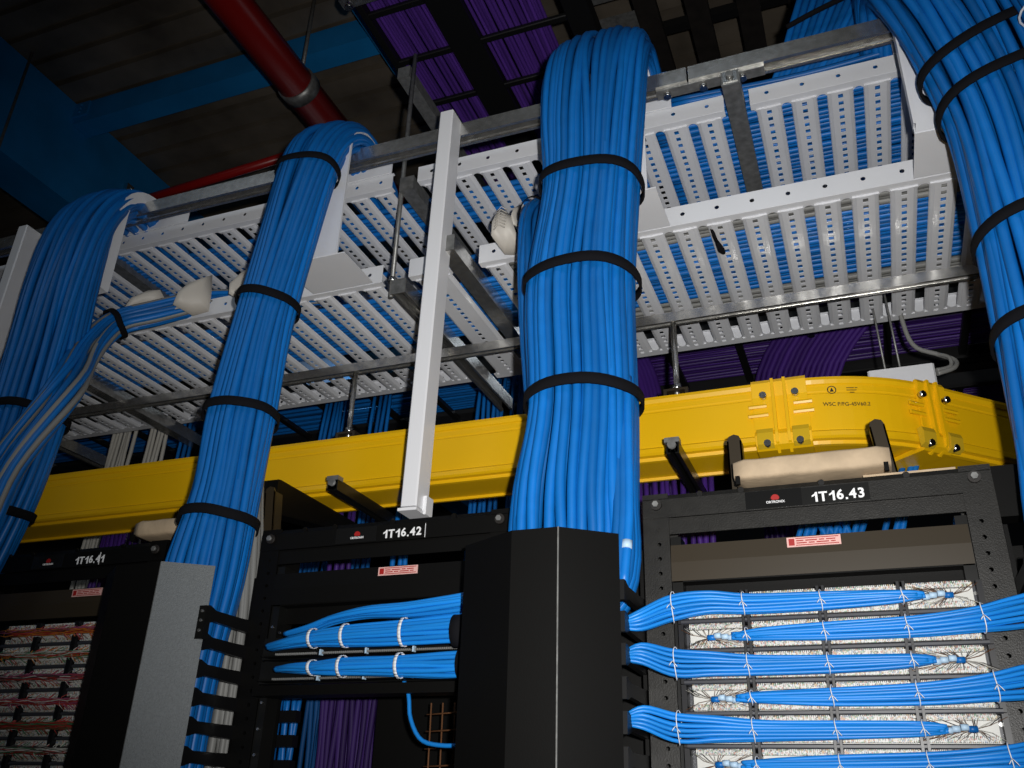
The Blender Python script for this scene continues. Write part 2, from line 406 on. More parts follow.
# hanger rods
for (x, y, z0, z1, lab) in ((-1.046, 1.745, 2.812, 3.66, 'long threaded hanger rod rising past the tray gap left of the white post'),):
    r = thing('threaded_rod', (x, y, z0), lab, 'rod')
    b = MB(); b.tube([(x, y, z0), (x, y, z1)], .0065, 8); b.build('rod', 'galv_dark', r)
    b = MB(); b.cyl((x, y, 2.865), (0,0,1), .013, .012, 6); b.build('nut', 'zinc', r)
for (x, lab) in ((-1.29, 'short rod below the lower rail left of the white post'), (-.368, 'short rod below the lower rail right of the middle bundle')):
    r = thing('hanger_rod', (x, 2.003, 2.45), lab, 'rod')
    b = MB(); b.tube([(x, 2.003, 2.47), (x, 2.003, 2.756)], .0075, 8); b.build('rod', 'galv', r)
    b = MB(); b.box(x-.03, x+.03, 1.985, 2.02, 2.56, 2.566); b.box(x-.03, x-.022, 1.985, 2.02, 2.50, 2.56); b.box(x+.022, x+.03, 1.985, 2.02, 2.52, 2.56); b.build('clamp', 'brown_panel', r)
    b = MB(); b.cyl((x, 2.003, 2.575), (0,0,1), .012, .014, 6); b.cyl((x, 2.003, 2.545), (0,0,1), .012, .014, 6); b.build('nut', 'zinc', r)

# ------------------------------------------------------------------ perforated trays
P = .0748
def tray(name, label, x0, x1, y0, y1, z, fh=.046):
    """floor of slotted slats across Y, upturned holed flanges front and rear"""
    r = thing(name, ((x0+x1)/2, y0, z), label, 'cable tray')
    n = max(1, int((x1-x0)/P)); p = (x1-x0)/n
    b = MB(); F0 = lambda u, v: (u, v, z)
    ys, ye = y0+.020, y1-.030; sw = .0118
    for i in range(n):
        a = x0+i*p; c = a + p; m_ = (a+c)/2
        # margins
        b.rect(a, c, y0, ys-.0001, F0); b.rect(a, c, ye+.0001, y1, F0)
        # half slots at both cell sides: slat profile between a+sw and c-sw, bulging down
        xs = [a+sw, a+sw+.002, a+sw+.009, m_-.010, m_-.0055, m_+.0055, m_+.010, c-sw-.009, c-sw-.002, c-sw]
        zz = [z+.004, z+.001, z-.0035, z-.0045, z-.0045, z-.0045, z-.0045, z-.0035, z+.001, z+.004]
        for k in range(len(xs)-1):
            if k == 4: continue
            q = [(xs[k], ys, zz[k]), (xs[k+1], ys, zz[k+1]), (xs[k+1], ye, zz[k+1]), (xs[k], ye, zz[k])]
            b.face(q)
        # hole column
        hy = ys+.008; zz0 = z-.0045; last = ys
        G = lambda u, v: (u, v, zz0)
        while hy + .012 < ye:
            b.rect(xs[4], xs[5], last, hy, G); last = hy + .0135; hy += .0245
        b.rect(xs[4], xs[5], last, ye, G)
        # rounded slot ends
        for yy, s_ in ((ys, 1), (ye, -1)):
            for x_, sx in ((a, 1), (c, -1)):
                for j in range(4):
                    a0 = PI/2*j/4; a1 = PI/2*(j+1)/4
                    u0, u1 = sw*math.sin(a0), sw*math.sin(a1)
                    v0, v1 = sw*(1-math.cos(a0)), sw*(1-math.cos(a1))
                    b.face([(x_+sx*u0, yy, z), (x_+sx*u1, yy, z), (x_+sx*u1, yy+s_*v1, z), (x_+sx*u0, yy+s_*v0, z)])
            b.face([(a+sw, yy, z), (c-sw, yy, z), (c-sw, yy, z-.0045), (a+sw, yy, z-.0045)])
    b.build('slatted_floor', 'white', r, solid=.0016, fix=False, weld=False)
    for nm, yy in (('front_flange', y0), ('rear_flange', y1)):
        b = MB(); F = lambda u, v: (u, yy, v)
        for i in range(n):
            a = x0+i*p; c = a+p
            b.holecell(a, c, z, z+fh, (a+c)/2, z+fh*.55, .0055, F)
        b.box(x0, x1, yy, yy+.008 if yy == y0 else yy-.008, z+fh, z+fh+.0015)
        b.build(nm, 'white', r, solid=.0016, fix=False)
    return r
Z1, Z2, YF, YB = 3.153, 2.849, 1.72, 2.33
for x0, x1, lab in ((-4.2,-2.105,'upper slotted tray at the far left edge'), (-2.035,-1.062,'upper slotted tray section between the left bundle and the tray gap'), (-.985,-.165,'upper slotted tray section behind the white post and middle bundle'), (-.105,.62,'upper slotted tray section at the right, above the steel cross channel')):
    tray('upper_tray', 'white ' + lab, x0, x1, YF, YB, Z1)
for x0, x1, lab in ((-4.2,-2.77,'lower slotted tray at the far left edge'), (-2.72,-2.27,'short lower slotted tray behind the leftmost cable bundles'), (-2.20,-1.062,'lower slotted tray section left of the white post, with two cable exits'), (-.985,-.865,'narrow lower tray section directly left of the white post'), (-.79,.62,'lower slotted tray section spanning the right half, above the yellow duct')):
    tray('lower_tray', 'white ' + lab, x0, x1, YF, YB, Z2, .05)

# cables lying in the trays
pts = []
for i in range(32):
    yy = 1.742 + i*.0172
    x0 = -2.35 if i > 4 else -.34
    if 12 < i < 22: x0 = -.36
    pts.append(wob((x0, yy, Z1+.013), (.62, yy, Z1+.013), 16, .004, (0,1,1)))
for l in range(1, 6):
    for i in range(5):
        pts.append(wob((-.30, 1.755+i*.0172, Z1+.013+l*.0165), (.62, 1.755+i*.0172, Z1+.013+l*.0165), 18, .009, (0,.6,1)))
cable_run('tray_cable_bundle', 'blue cables lying along the upper white tray', pts, .0082, M['blue'])
pts = [wob((-4.2, 1.745 + i*.0172, Z1+.013), (-2.0, 1.745 + i*.0172, Z1+.013), 12, .004, (0,1,1)) for i in range(20)]
cable_run('tray_cable_bundle', 'blue cables in the upper tray behind the leftmost bundle', pts, .0082, M['blue'])
pts = [wob((-4.2 if 1 else 0, 1.815 + i*.0172, Z2+.013), (.62, 1.815 + i*.0172, Z2+.013), 26, .004, (0,1,1)) for i in range(15)]
cable_run('tray_cable_bundle', 'blue cables lying along the lower white tray', pts, .0082, M['blue'])
pts = [wob((-.76, yy, Z2+.013), (.62, yy, Z2+.013), 14, .004, (0,1,1)) for yy in (1.745,1.762,1.779,1.796,2.085,2.102,2.12,2.138,2.155,2.172)]
cable_run('tray_cable_bundle', 'grey cables edging the blue ones in the lower right tray', pts, .0082, M['grey_cable'])
for x0, x1 in ((-.222, -.205),):
    r = thing('loose_strap', (-.215, 1.8, 2.84), 'black strap end dangling through a slot of the lower right tray', 'strap')
    b = MB(); b.tube([(-.222,1.757,2.848),(-.221,1.78,2.842),(-.218,1.805,2.838)], .0045, 6); b.tube([(-.218,1.80,2.838),(-.214,1.83,2.836),(-.211,1.852,2.840)], [.005,.0085,.005], 8); b.build('tail', 'strap', r)

# ------------------------------------------------------------------ waterfalls between the trays
def waterfall(label, x0, x1, lip=.035, zb=2.85, bottom=True, zt=3.19, rear=.04):
    r = thing('waterfall_drop', ((x0+x1)/2, 1.57, zb), label, 'cable waterfall')
    prof = [(1.57, zb), (1.57, zt)]
    for j in range(1, 10):
        a = PI - j*PI*.62/9*1.0
        prof.append((1.57+.085+.085*math.cos(a), zt+.085*math.sin(a)))
    b = MB()
    b.sweep([(u, 0) for u in (x0, x1)], [((0, p[0], p[1]), (1,0,0), (0,0,1)) for p in prof], closed=False)
    b.build('front_plate', 'white', r, solid=.003, fix=False)
    for xx in (x0, x1):
        b = MB()
        for i in range(len(prof)-1):
            (ya, za), (yb_, zb_) = prof[i], prof[i+1]
            def out(k):
                y_, z_ = prof[k]
                if z_ <= zt: return (y_-lip, z_)
                dy, dz = y_-1.655, z_-zt; L = math.hypot(dy, dz); return (y_+dy/L*lip, z_+dz/L*lip)
            oa, ob = out(i), out(i+1)
            for dx in (0, .004): b.face([(xx+dx-.002, ya, za), (xx+dx-.002, yb_, zb_), (xx+dx-.002, ob[0], ob[1]), (xx+dx-.002, oa[0], oa[1])])
            b.face([(xx-.002, oa[0], oa[1]), (xx-.002, ob[0], ob[1]), (xx+.002, ob[0], ob[1]), (xx+.002, oa[0], oa[1])])
        b.build('side_lip', 'white', r, fix=False)
    b = MB(); b.box(x0+.01, x1+rear, 1.712, 1.716, 3.198, 3.238); b.build('rear_plate', 'white', r)
    if bottom:
        b = MB(); b.box(x0, x1+.02, 1.57, 1.716, zb-.002, zb+.001); b.build('bottom_plate', 'white', r)
    return r
waterfall('white curved waterfall behind the leftmost cable bundle', -2.10, -1.835, lip=.030, zb=2.88, bottom=False, zt=3.14, rear=.08)
waterfall('white box shaped waterfall behind the second bundle from left', -1.265, -1.105, lip=.006)
waterfall('white waterfall behind the thick middle bundle', -.545, -.33, lip=.004)
waterfall('white waterfall behind the right edge bundle', .208, .46, lip=.03)

# cable exit horns on the front of the lower tray: curved plastic scoops
def horn(b, pts, push=(0,-.012,0)):
    c = Vector((0,0,0))
    for p_ in pts: c += Vector(p_)
    c = c/len(pts) + Vector(push); k = len(pts)
    mid = [tuple((Vector(p_)*.5 + c*.5) + Vector(push)*.35) for p_ in pts]
    for i in range(k):
        j = (i+1) % k
        b.face([pts[i], pts[j], mid[j], mid[i]], True); b.face([mid[i], mid[j], tuple(c)], True)
r = thing('exit_saddle', (-1.73, YF, Z2+.03), 'off white horned saddle where the curved blue and grey group leaves the lower tray', 'cable saddle')
b = MB(); horn(b, [(-1.664,1.64,2.849),(-1.655,1.64,2.887),(-1.64,1.655,2.92),(-1.615,1.675,2.945),(-1.605,1.70,2.968),(-1.602,1.708,2.91),(-1.603,1.713,2.856),(-1.643,1.70,2.842)]); b.build('horn', 'beige', r, solid=.004, weld=True)
b = MB(); horn(b, [(-1.886,1.71,2.874),(-1.854,1.65,2.873),(-1.838,1.655,2.911),(-1.803,1.675,2.940),(-1.774,1.69,2.946),(-1.769,1.712,2.926),(-1.80,1.714,2.90)]); b.build('horn', 'beige', r, solid=.004, weld=True)
b = MB()
for i in range(10):
    u0, u1 = -1.85+.0205*i, -1.85+.0205*(i+1)
    for j in range(5):
        a0, a1 = j*.32, (j+1)*.32
        F = lambda u, a: (u, YF-.004-.045*math.sin(a), Z2+.052-.045*(1-math.cos(a)))
        b.face([F(u0,a0), F(u1,a0), F(u1,a1), F(u0,a1)], True)
b.build('curved_lip', 'beige', r, solid=.003, weld=True)
for i in range(11):
    b = MB(); b.box(-1.83+i*.0135, -1.825+i*.0135, YF-.008, YF-.002, Z2+.004, Z2+.034); b.build('rib', 'beige', r)
r = thing('exit_saddle', (-1.47, YF, Z2+.03), 'off white horn pressed against the left side of the second bundle', 'cable saddle')
b = MB(); horn(b, [(-1.474,1.70,2.968),(-1.480,1.67,2.93),(-1.492,1.65,2.887),(-1.488,1.65,2.855),(-1.478,1.68,2.850),(-1.46,1.713,2.852),(-1.455,1.713,2.91)]); b.build('horn', 'beige', r, solid=.004, weld=True)
b = MB(); horn(b, [(-1.46,1.713,2.85),(-1.46,1.713,2.90),(-1.40,1.713,2.905),(-1.40,1.713,2.85)], (0,-.006,0)); b.build('base', 'beige', r, solid=.004, weld=True)
r = thing('exit_saddle', (-.70, YF, Z2+.03), 'off white scoop shaped saddle left of the middle bundle', 'cable saddle')
b = MB(); horn(b, [(-.709,1.66,2.953),(-.718,1.648,2.93),(-.724,1.64,2.902),(-.726,1.643,2.866),(-.713,1.70,2.846),(-.689,1.713,2.848),(-.670,1.69,2.860),(-.674,1.672,2.88),(-.678,1.66,2.90),(-.684,1.664,2.925)], (0,-.014,0)); b.build('scoop', 'beige', r, solid=.004, weld=True)
b = MB(); horn(b, [(-.684,1.66,2.925),(-.680,1.665,2.95),(-.677,1.70,2.986),(-.668,1.69,2.95),(-.672,1.675,2.90),(-.678,1.66,2.90)], (0,-.006,0)); b.build('horn', 'beige', r, solid=.004, weld=True)
for k, x in enumerate((-.716, -.692)):
    b = MB(); b.cyl((x, 1.699, 2.862), (0,1,0), .0055, .006, 10); b.build('screw', 'galv_dark', r)
for k in range(7):
    b = MB(); b.tube([(-.716,1.634+.002*k,2.875+.010*k),(-.70,1.624+.002*k,2.880+.010*k),(-.688,1.636+.002*k,2.876+.010*k)], .0012, 5); b.build('rib', 'beige', r)

# ------------------------------------------------------------------ big vertical bundles
blue = M['blue']
def m41(k, th, inner):
    # grey cables on the rear right side
    d = (th % (2*PI))
    return M['grey_cable'] if d < .85 or d > 5.6 else blue
S0 = 1.50
# middle bundle (thickest)
bundle('blue_cable_bundle', 'thickest blue cable bundle, rising from the black angular cover in the middle',
    [(-.50,1.47,1.35,.06,.055), (-.50,1.47,1.86,.068,.06), (-.468,1.47,1.98,.108,.083), (-.463,1.475,2.12,.110,.092), (-.448,1.48,2.30,.101,.092), (-.453,1.485,2.55,.108,.092),
     (-.432,1.49,2.80,.101,.085), (-.432,1.495,3.0,.115,.072), (-.430,1.515,3.16,.120,.062), (-.43,1.575,3.28,.120,.055), (-.425,1.66,3.315,.115,.052), (-.41,1.76,3.28,.10,.05), (-.38,1.86,3.24,.08,.035), (-.34,2.0,3.225,.06,.03)],
    46, .0088, blue, straps=(.312, .392, .468), n_in=20, n=64, wander=.8, seg=8, strapw=.0115)
bundle('blue_cable_bundle', 'blue cable bundle entering the manager beside the angled cover with the grey sheen',
    [(-1.235,1.43,1.35,.08,.055), (-1.235,1.43,1.80,.08,.055), (-1.228,1.445,2.02,.080,.068), (-1.222,1.46,2.2,.066,.066), (-1.230,1.475,2.38,.069,.07), (-1.222,1.485,2.62,.061,.066),
     (-1.200,1.495,2.88,.068,.060), (-1.188,1.52,3.10,.079,.054), (-1.19,1.575,3.22,.092,.05), (-1.19,1.66,3.275,.09,.048), (-1.19,1.76,3.255,.08,.04), (-1.19,1.90,3.225,.06,.03)],
    32, .0086, blue, straps=(.241, .366, .474, .625), n_in=14, n=56, wander=.7, seg=8)
bundle('grey_cable_bundle', 'grey cables running down behind the right side of the second bundle',
    [(-1.180,1.535,1.35,.034,.035), (-1.180,1.535,1.85,.034,.035), (-1.192,1.53,2.05,.032,.032), (-1.212,1.53,2.22,.026,.026), (-1.24,1.54,2.40,.022,.02), (-1.25,1.55,2.65,.022,.012)],
    14, .0075, M['grey_cable'], n=24, n_in=3, wander=.5)
bundle('blue_cable_bundle', 'leftmost blue cable bundle, topped by the white curved waterfall lip',
    [(-2.06,1.45,1.5,.085,.06), (-2.02,1.45,1.85,.09,.07), (-1.92,1.455,2.12,.09,.075), (-1.872,1.46,2.35,.09,.08), (-1.885,1.475,2.60,.092,.08), (-1.91,1.485,2.85,.10,.07),
     (-1.93,1.51,3.05,.105,.058), (-1.945,1.57,3.18,.11,.052), (-1.955,1.66,3.24,.11,.048), (-1.965,1.76,3.235,.09,.035), (-1.97,1.90,3.215,.07,.028)],
    36, .0088, blue, straps=(.25, .345), n_in=14, n=56, wander=.6, seg=8)
bundle('blue_cable_bundle', 'blue cable bundle cut off by the right edge of the picture',
    [(.33,1.45,1.35,.09,.065), (.33,1.45,1.9,.105,.075), (.352,1.46,2.12,.112,.085), (.365,1.47,2.3,.115,.09), (.374,1.475,2.55,.118,.09), (.374,1.485,2.78,.122,.085),
     (.350,1.495,3.0,.135,.075), (.32,1.52,3.16,.14,.065), (.295,1.585,3.29,.14,.06), (.285,1.68,3.33,.13,.055), (.27,1.79,3.27,.11,.05), (.25,1.92,3.235,.08,.035)],
    40, .0096, blue, straps=(.287, .352, .475, .515), n_in=16, n=60, wander=.6, seg=8, straptilt=.14)
b_, f_ = bundle('slim_cable_bundle', 'slim blue group tied in white on the right edge bundle',
    [(.47,1.38,2.1,.04,.03), (.465,1.375,2.5,.042,.032), (.455,1.375,2.75,.042,.032), (.425,1.39,2.98,.045,.034), (.40,1.44,3.18,.045,.034), (.39,1.54,3.36,.045,.034), (.38,1.66,3.43,.045,.034)], 12, .0096, blue, n=30)
for i in (13, 19):
    p, u, w, a, bb = f_[i]; lace(b_, p, a+.006, bb+.006, u, w, u.cross(w), rr=.0022)
# group leaving the lower tray at left, merging with the leftmost bundle
def mgrp(k, th, inner): return M['grey_cable'] if (k % 7 in (0, 3)) else blue
bundle('grey_blue_cable_group', 'curved group of grey and blue cables sweeping from the lower tray into the leftmost bundle',
    [(-1.30,1.80,2.905,.030,.022), (-1.50,1.775,2.910,.034,.024), (-1.64,1.735,2.905,.036,.028), (-1.74,1.665,2.850,.038,.032), (-1.815,1.60,2.790,.036,.032), (-1.80,1.52,2.66,.038,.032), (-1.735,1.43,2.49,.044,.032), (-1.79,1.385,2.30,.048,.03), (-1.83,1.38,2.10,.050,.028), (-1.96,1.38,1.88,.05,.028)],
    20, .0072, mgrp, straps=(.44,), n=46, U=(1,0,-1), wander=.7, strapw=.009)
def mteal(k, th, inner): return blue
bundle('blue_cable_group', 'small blue group curling out of the lower tray beside the middle bundle',
    [(-.40,1.83,2.900,.028,.025), (-.53,1.78,2.915,.033,.028), (-.59,1.67,2.915,.038,.032), (-.600,1.60,2.86,.032,.032), (-.588,1.56,2.74,.032,.032), (-.575,1.54,2.58,.032,.03), (-.555,1.53,2.35,.028,.028)],
    14, .0085, mteal, straps=(.47,), n=36, U=(1,0,-1), wander=.4, strapw=.008)
for o in bpy.data.objects:
    if str(o.get('label','')).startswith('thickest blue'): mid_root = o
for x, zz in ((-.362, 1.955), (-.352, 1.945), (-.372, 1.94)):
    b = MB(); b.tube(spline([(x-.004,1.45,2.34), (x,1.43,2.20), (x+.002,1.41,2.06), (x-.006,1.395,zz)], 14), .0085, 8); b.build('cable', 'blue', mid_root)
b = MB(); b.tube([(-.3525,1.404,2.020), (-.3535,1.402,2.006)], .0092, 10); b.build('cable_label', 'label_white', mid_root)
pts = []
for i in range(9):
    o = i*.014; pts.append([(-.40+o,1.70,3.31-o*.2), (-.36+o,1.80,3.375-.1*o), (-.32+o,1.93,3.36), (-.28+o,2.05,3.26), (-.24+o,2.15,3.19), (-.1+o,2.2,3.185)])
pts = [spline(p, 18) for p in pts]
cable_run('loose_cable_group', 'blue cables falling away behind the top of the middle bundle', pts, .0092, blue)
pts = []
for j in range(2):
    for i in range(16):
        o = i*.0185; yy = 1.80 + j*.02
        pts.append(spline([(-.10+o*.6, yy+.06, 3.225+j*.01), (-.03+o*.8, yy+.02, 3.34), (.02+o, yy+.03, 3.50), (.07+o*1.1, yy+.08, 3.68), (.15+o*1.2, yy+.16, 3.85)], 18))
lg = cable_run('loose_cable_group', 'blue cables climbing behind the upper rail beside the right edge bundle', pts, .0095, blue)
b = MB(); b.tube(spline([(.0,1.79,3.44), (.08,1.775,3.455), (.2,1.775,3.49), (.32,1.79,3.53)], 14), .007, 6); b.build('hook_and_loop_strap', 'strap', lg)

# ------------------------------------------------------------------ white hanging posts
def post(label, x, zt, zb):
    r = thing('white_post', (x, 1.57, zb), label, 'post')
    t = Matrix.Translation((x, 1.57, zb)) @ Matrix.Rotation(math.radians(.9), 4, 'Y')
    b = MB(); b.bbox(0, .037, 0, .056, 0, zt-zb, .003, 'z', t); b.build('square_tube', 'white_post', r)
    b = MB(); b.box(-.003, .040, -.003, .060, -.010, -.004, t); b.box(.036, .045, .03, .06, -.010, .03, t); b.build('foot_bracket', 'white_post', r)
post('white square post from the rack top to the upper rail, left of middle bundle', -.869, 3.225, 2.178)
post('white square post at the left edge of the picture', -2.292, 3.20, 2.178)

# ------------------------------------------------------------------ yellow duct
r = thing('yellow_fiber_duct', (-1, 1.78, 2.31), 'yellow plastic cable duct running above the racks and bending away at right', 'cable duct')
W = .15
oute = [(0,.139),(-.004,.139),(-.006,.132),(-.003,.124),(0,.122),(0,.109),(.0015,.107),(.0015,.104),(0,.102),(0,.022),(-.005,.018),(-.006,.008),(-.001,.004),(.010,.003),(.012,-.004),(.022,-.005),(.024,.001),
        (W-.024,.001),(W-.022,-.005),(W-.012,-.004),(W-.010,.003),(W,.006),(W+.005,.012),(W,.022),(W,.139),(W-.003,.139),(W-.003,.006),(.003,.006),(.003,.139)]
Z0 = 2.310
def frames_straight(x0, x1, n=2): return [((x0+(x1-x0)*i/(n-1), 1.78, Z0), (0,1,0), (0,0,1)) for i in range(n)]
b = MB(); b.sweep(oute, frames_straight(-4.2, -1.56)); b.build('straight_section', 'yellow', r)
b = MB(); b.sweep(oute, frames_straight(-1.56, -.10)); b.build('straight_section', 'yellow', r)
# elbow: front edge arc radius R about (xc, yc)
ang = math.radians(43); R_ = .40; cx, cy = -.10, 1.78 + R_
fr_e = []
for i in range(13):
    a = ang*i/12; U = (-math.sin(a), math.cos(a), 0)
    o = (cx + R_*math.sin(a), cy - R_*math.cos(a), Z0); fr_e.append((o, U, (0,0,1)))
b = MB(); b.sweep(oute, fr_e, sm=False); b.build('elbow', 'yellow', r)
o, U, _ = fr_e[-1]; D = (math.cos(ang), math.sin(ang), 0); E2 = Vector(o) + Vector(D)*1.3
b = MB(); b.sweep(oute, [(o, U, (0,0,1)), (tuple(E2), U, (0,0,1))]); b.build('straight_section', 'yellow', r)
def coupler(o, U, D, L, name='coupling_sleeve', ribs=True):
    o = Vector(o); U = Vector(U); D = Vector(D)
    pr = [(-.007,.143),(-.012,.135),(-.009,.12),(-.006,.105),(-.006,.03),(-.013,.018),(-.010,-.004),(.004,-.011),(W*.5,-.009),(W-.004,-.011),(W+.010,-.004),(W+.010,.143),(W+.004,.143),(W+.004,.0),(.004,.0),(-.002,.01),(-.0005,.143)]
    b = MB(); b.sweep(pr, [(o - D*L/2, U, (0,0,1)), (o + D*L/2, U, (0,0,1))]); c = b.build(name, 'yellow', r)
    if ribs:
        b = MB()
        for dd in (-.012, .012):
            b.sweep([(-.016,.142),(-.018,.02),(-.015,.0),(.01,-.016),(.014,-.010),(-.004,.0),(-.006,.142)], [(o + D*(dd-.003), U, (0,0,1)), (o + D*(dd+.003), U, (0,0,1))])
        b.build('joint_rib', 'yellow', c)
        for dz, m in ((.105, 'zinc'), (-.002, 'zinc')):
            for dd in (-.032, .032):
                b = MB(); q = o + D*dd + U*(-.014) + Vector((0,0,dz)); b.cyl(q, U, .0075, .012, 8); b.build('screw', m, c)
        for dd in (-.045, .045):
          b = MB(); b.sweep([(-.010,.088),(-.012,.084),(-.010,.08),(-.006,.08),(-.006,.088)], [(o + D*(dd-.018), U, (0,0,1)), (o + D*(dd+.018), U, (0,0,1))])
          b.build('latch_rib', 'yellow', c)
          b = MB(); b.sweep([(-.010,.068),(-.012,.064),(-.010,.06),(-.006,.06),(-.006,.068)], [(o + D*(dd-.02), U, (0,0,1)), (o + D*(dd+.02), U, (0,0,1))]); b.build('latch_rib', 'yellow', c)
        for dd in (-.035, .035):
            b = MB(); b.sweep([(-.016,.03),(-.020,.02),(-.018,-.004),(-.006,-.010),(-.004,.03)], [(o + D*(dd-.016), U, (0,0,1)), (o + D*(dd+.016), U, (0,0,1))]); b.build('clip', 'amber', c)
    return c
coupler((-.115,1.78,Z0), (0,1,0), (1,0,0), .11)
coupler(o, U, D, .07)
coupler((-1.56,1.78,Z0), (0,1,0), (1,0,0), .05, ribs=False)
# printing on the elbow
def text(body, size, mtx, m, parent, name='lettering', bold=0, ext=.0003):
    cu = bpy.data.curves.new('t', 'FONT'); cu.body = body; cu.size = size; cu.align_x = 'CENTER'; cu.align_y = 'CENTER'; cu.extrude = ext; cu.offset = bold; cu.resolution_u = 4
    o = bpy.data.objects.new('t', cu); C.objects.link(o)
    dg = bpy.context.evaluated_depsgraph_get(); me = bpy.data.meshes.new_from_object(o.evaluated_get(dg))
    bpy.data.objects.remove(o); bpy.data.curves.remove(cu)
    me.materials.clear(); me.materials.append(M[m]); me.transform(mtx)
    ob = bpy.data.objects.new(name, me); C.objects.link(ob)
    if parent: ob.parent = parent; ob.location = -_org(parent)
    return ob
def wallm(x, y, z, yaw=0): return Matrix.Translation((x, y, z)) @ Matrix.Rotation(yaw, 4, 'Z') @ Matrix.Rotation(PI/2, 4, 'X')
text('WSC P/FG-45V60.2', .0115, wallm(.013, 1.7905, Z0+.075, .28), 'ink', r, 'printing')
b = MB(); t_ = wallm(-.012, 1.7835, Z0+.107, .2)
q = []
for i in range(24):
    a0, a1 = 2*PI*i/24, 2*PI*(i+1)/24
    b.face([tuple(t_ @ Vector((rr*math.cos(a), rr*math.sin(a), .001))) for rr, a in ((.009,a0),(.009,a1),(.0072,a1),(.0072,a0))])
b.face([tuple(t_ @ Vector(p)) for p in ((-.004,-.004,.001),(.004,-.004,.001),(0,.005,.001))])
b.build('round_mark', 'ink', r, fix=False)
b = MB(); tq = wallm(.027, 1.7935, Z0+.107, .28)
for yy, x0_, x1_ in ((.004, -.011, .004), (.004, .006, .011), (-.001, -.011, .009), (-.006, -.005, .004)): b.box(x0_, x1_, yy-.0007, yy+.0007, 0, .0004, tq)
b.build('fine_print', 'ink', r)

# duct support arms (slotted steel, running away under the duct)
def arm(label, x, y0=1.665, y1=2.0):
    q = thing('duct_support_arm', (x, y0, 2.27), label, 'bracket')
    b = MB(); chan(b, 'y', y0, y1, x-.012, 2.268, s=.026); b.build('arm', 'black_gloss', q)
    b = MB(); b.box(x-.015, x+.015, y0-.003, y0+.02, 2.292, 2.302); b.cyl((x, y0+.008, 2.286), (0,1,0), .009, .03, 8); b.build('end_clip', 'galv_dark', q)
arm('black support arm under the yellow duct, right of the middle bundle', -.322)
arm('black support arm under the yellow duct, left of the white post', -1.10)
b = MB(); b.prism([(1.62,2.21),(1.62,2.29),(1.63,2.292),(2.02,2.292),(2.02,2.27)], 'x', -1.26, -1.215)
tag(b.build('gusset_bracket', 'black'), 'black triangular bracket under the duct just right of the second bundle', 'bracket')

# cradles and paper-wrapped pads on the rack tops
def cradle(label, xa, xb, plab, px0, px1):
    q = thing('cradle_bracket', ((xa+xb)/2, 1.60, 2.14), label, 'bracket')
    for s_, x in ((1, xa), (-1, xb)):
        b = MB(); lean = .10 if s_ == -1 else .02
        t = Matrix.Translation((x, 1.59, 2.145)) @ Matrix.Rotation(-lean if s_ == -1 else 0, 4, 'Y')
        pr = [(-.013,0),(.013,0),(.013,.105)] + [(.013*math.cos(a), .105+.013*math.sin(a)) for a in (PI/4, PI/2, 3*PI/4)] + [(-.013,.105)]
        b.prism(pr, 'y', 0, .004, t); b.box(-.013, -.010, 0, .03, 0, .105, t); b.box(.010, .013, 0, .03, 0, .105, t); b.build('upright', 'brown_panel', q)
    b = MB(); b.box(xa-.013, xb+.013, 1.575, 1.62, 2.136, 2.144); b.build('base', 'black', q)
    q = thing('wrapped_pad', ((px0+px1)/2, 1.54, 2.145), plab, 'pad')
    b = MB(); n = 14; fr = []
    for i in range(n):
        t = i/(n-1); e = min(t, 1-t)*n; sc = .86 + .14*min(1, e/1.0)
        fr.append(((px0+(px1-px0)*t, 1.542, 2.164 + .0006*math.sin(i*1.7)), (0, sc, 0), (0, 0, sc*(1+.02*math.sin(i*2.1)))))
    k = 20; pr = [(.034*math.copysign(abs(math.cos(a))**.35, math.cos(a)), .0188*math.copysign(abs(math.sin(a))**.35, math.sin(a))) for a in [2*PI*j/k for j in range(k)]]
    b.sweep(pr, fr, sm=True); b.build('paper_roll', 'pad', q)
    for xx in (px1-.012, px0+.004):
        b = MB(); b.box(xx, xx+.007, 1.502, 1.509, 2.134, 2.149); b.build('end_tab', 'black', q)
cradle('black two armed cradle bracket on the right rack below the duct', -.192, .066, 'tan paper wrapped pad on top of the right rack', -.188, .066)
cradle('black cradle bracket on the left rack beside the second bundle', -1.41, -1.20, 'tan paper wrapped pad on top of the left rack', -1.50, -1.26)
b = MB(); b.box(.02, .16, 1.53, 1.57, 2.134, 2.139); tag(b.build('cardboard_strip', 'pad'), 'thin tan strip lying on the right rack beside the pad', 'strip')

# ------------------------------------------------------------------ racks
GL = {'1': (.72, [[(.62,0),(.62,1),(.44,1),(.36,.86),(.22,.74),(.08,.68),(.08,.52),(.25,.58),(.40,.68),(.40,0)]]),
      'T': (.92, [[(.54,0),(.54,.83),(.84,.83),(.84,1),(.02,1),(.02,.83),(.32,.83),(.32,0)]]),
      '.': (.38, [[(.08,0),(.28,0),(.28,.2),(.08,.2)]])}
def rack_text(body, xc, y, z0, h, parent):
    '''bold sans numerals; 1, T and the point are polygons, the others stroked outlines'''
    wd = {'6': .80, '4': .82, '2': .76, '3': .74}
    tot = sum(GL[c][0] if c in GL else wd[c] for c in body)*h; x = xc - tot/2; b = MB(); out = None
    for c in body:
        if c in GL:
            for pl in GL[c][1]: b.prism([(x+u*h, z0+w*h) for u, w in pl], 'y', y-.0006, y)
        x += (GL[c][0] if c in GL else wd[c])*h
    out = b.build('lettering', 'txt_white', parent); x = xc - tot/2
    for c in body:
        if c not in GL:
            text(c, h*1.36, wallm(x+wd[c]*h*.48, y-.0003, z0+h*.5), 'txt_white', out, bold=.0006)
        x += (GL[c][0] if c in GL else wd[c])*h
    return out
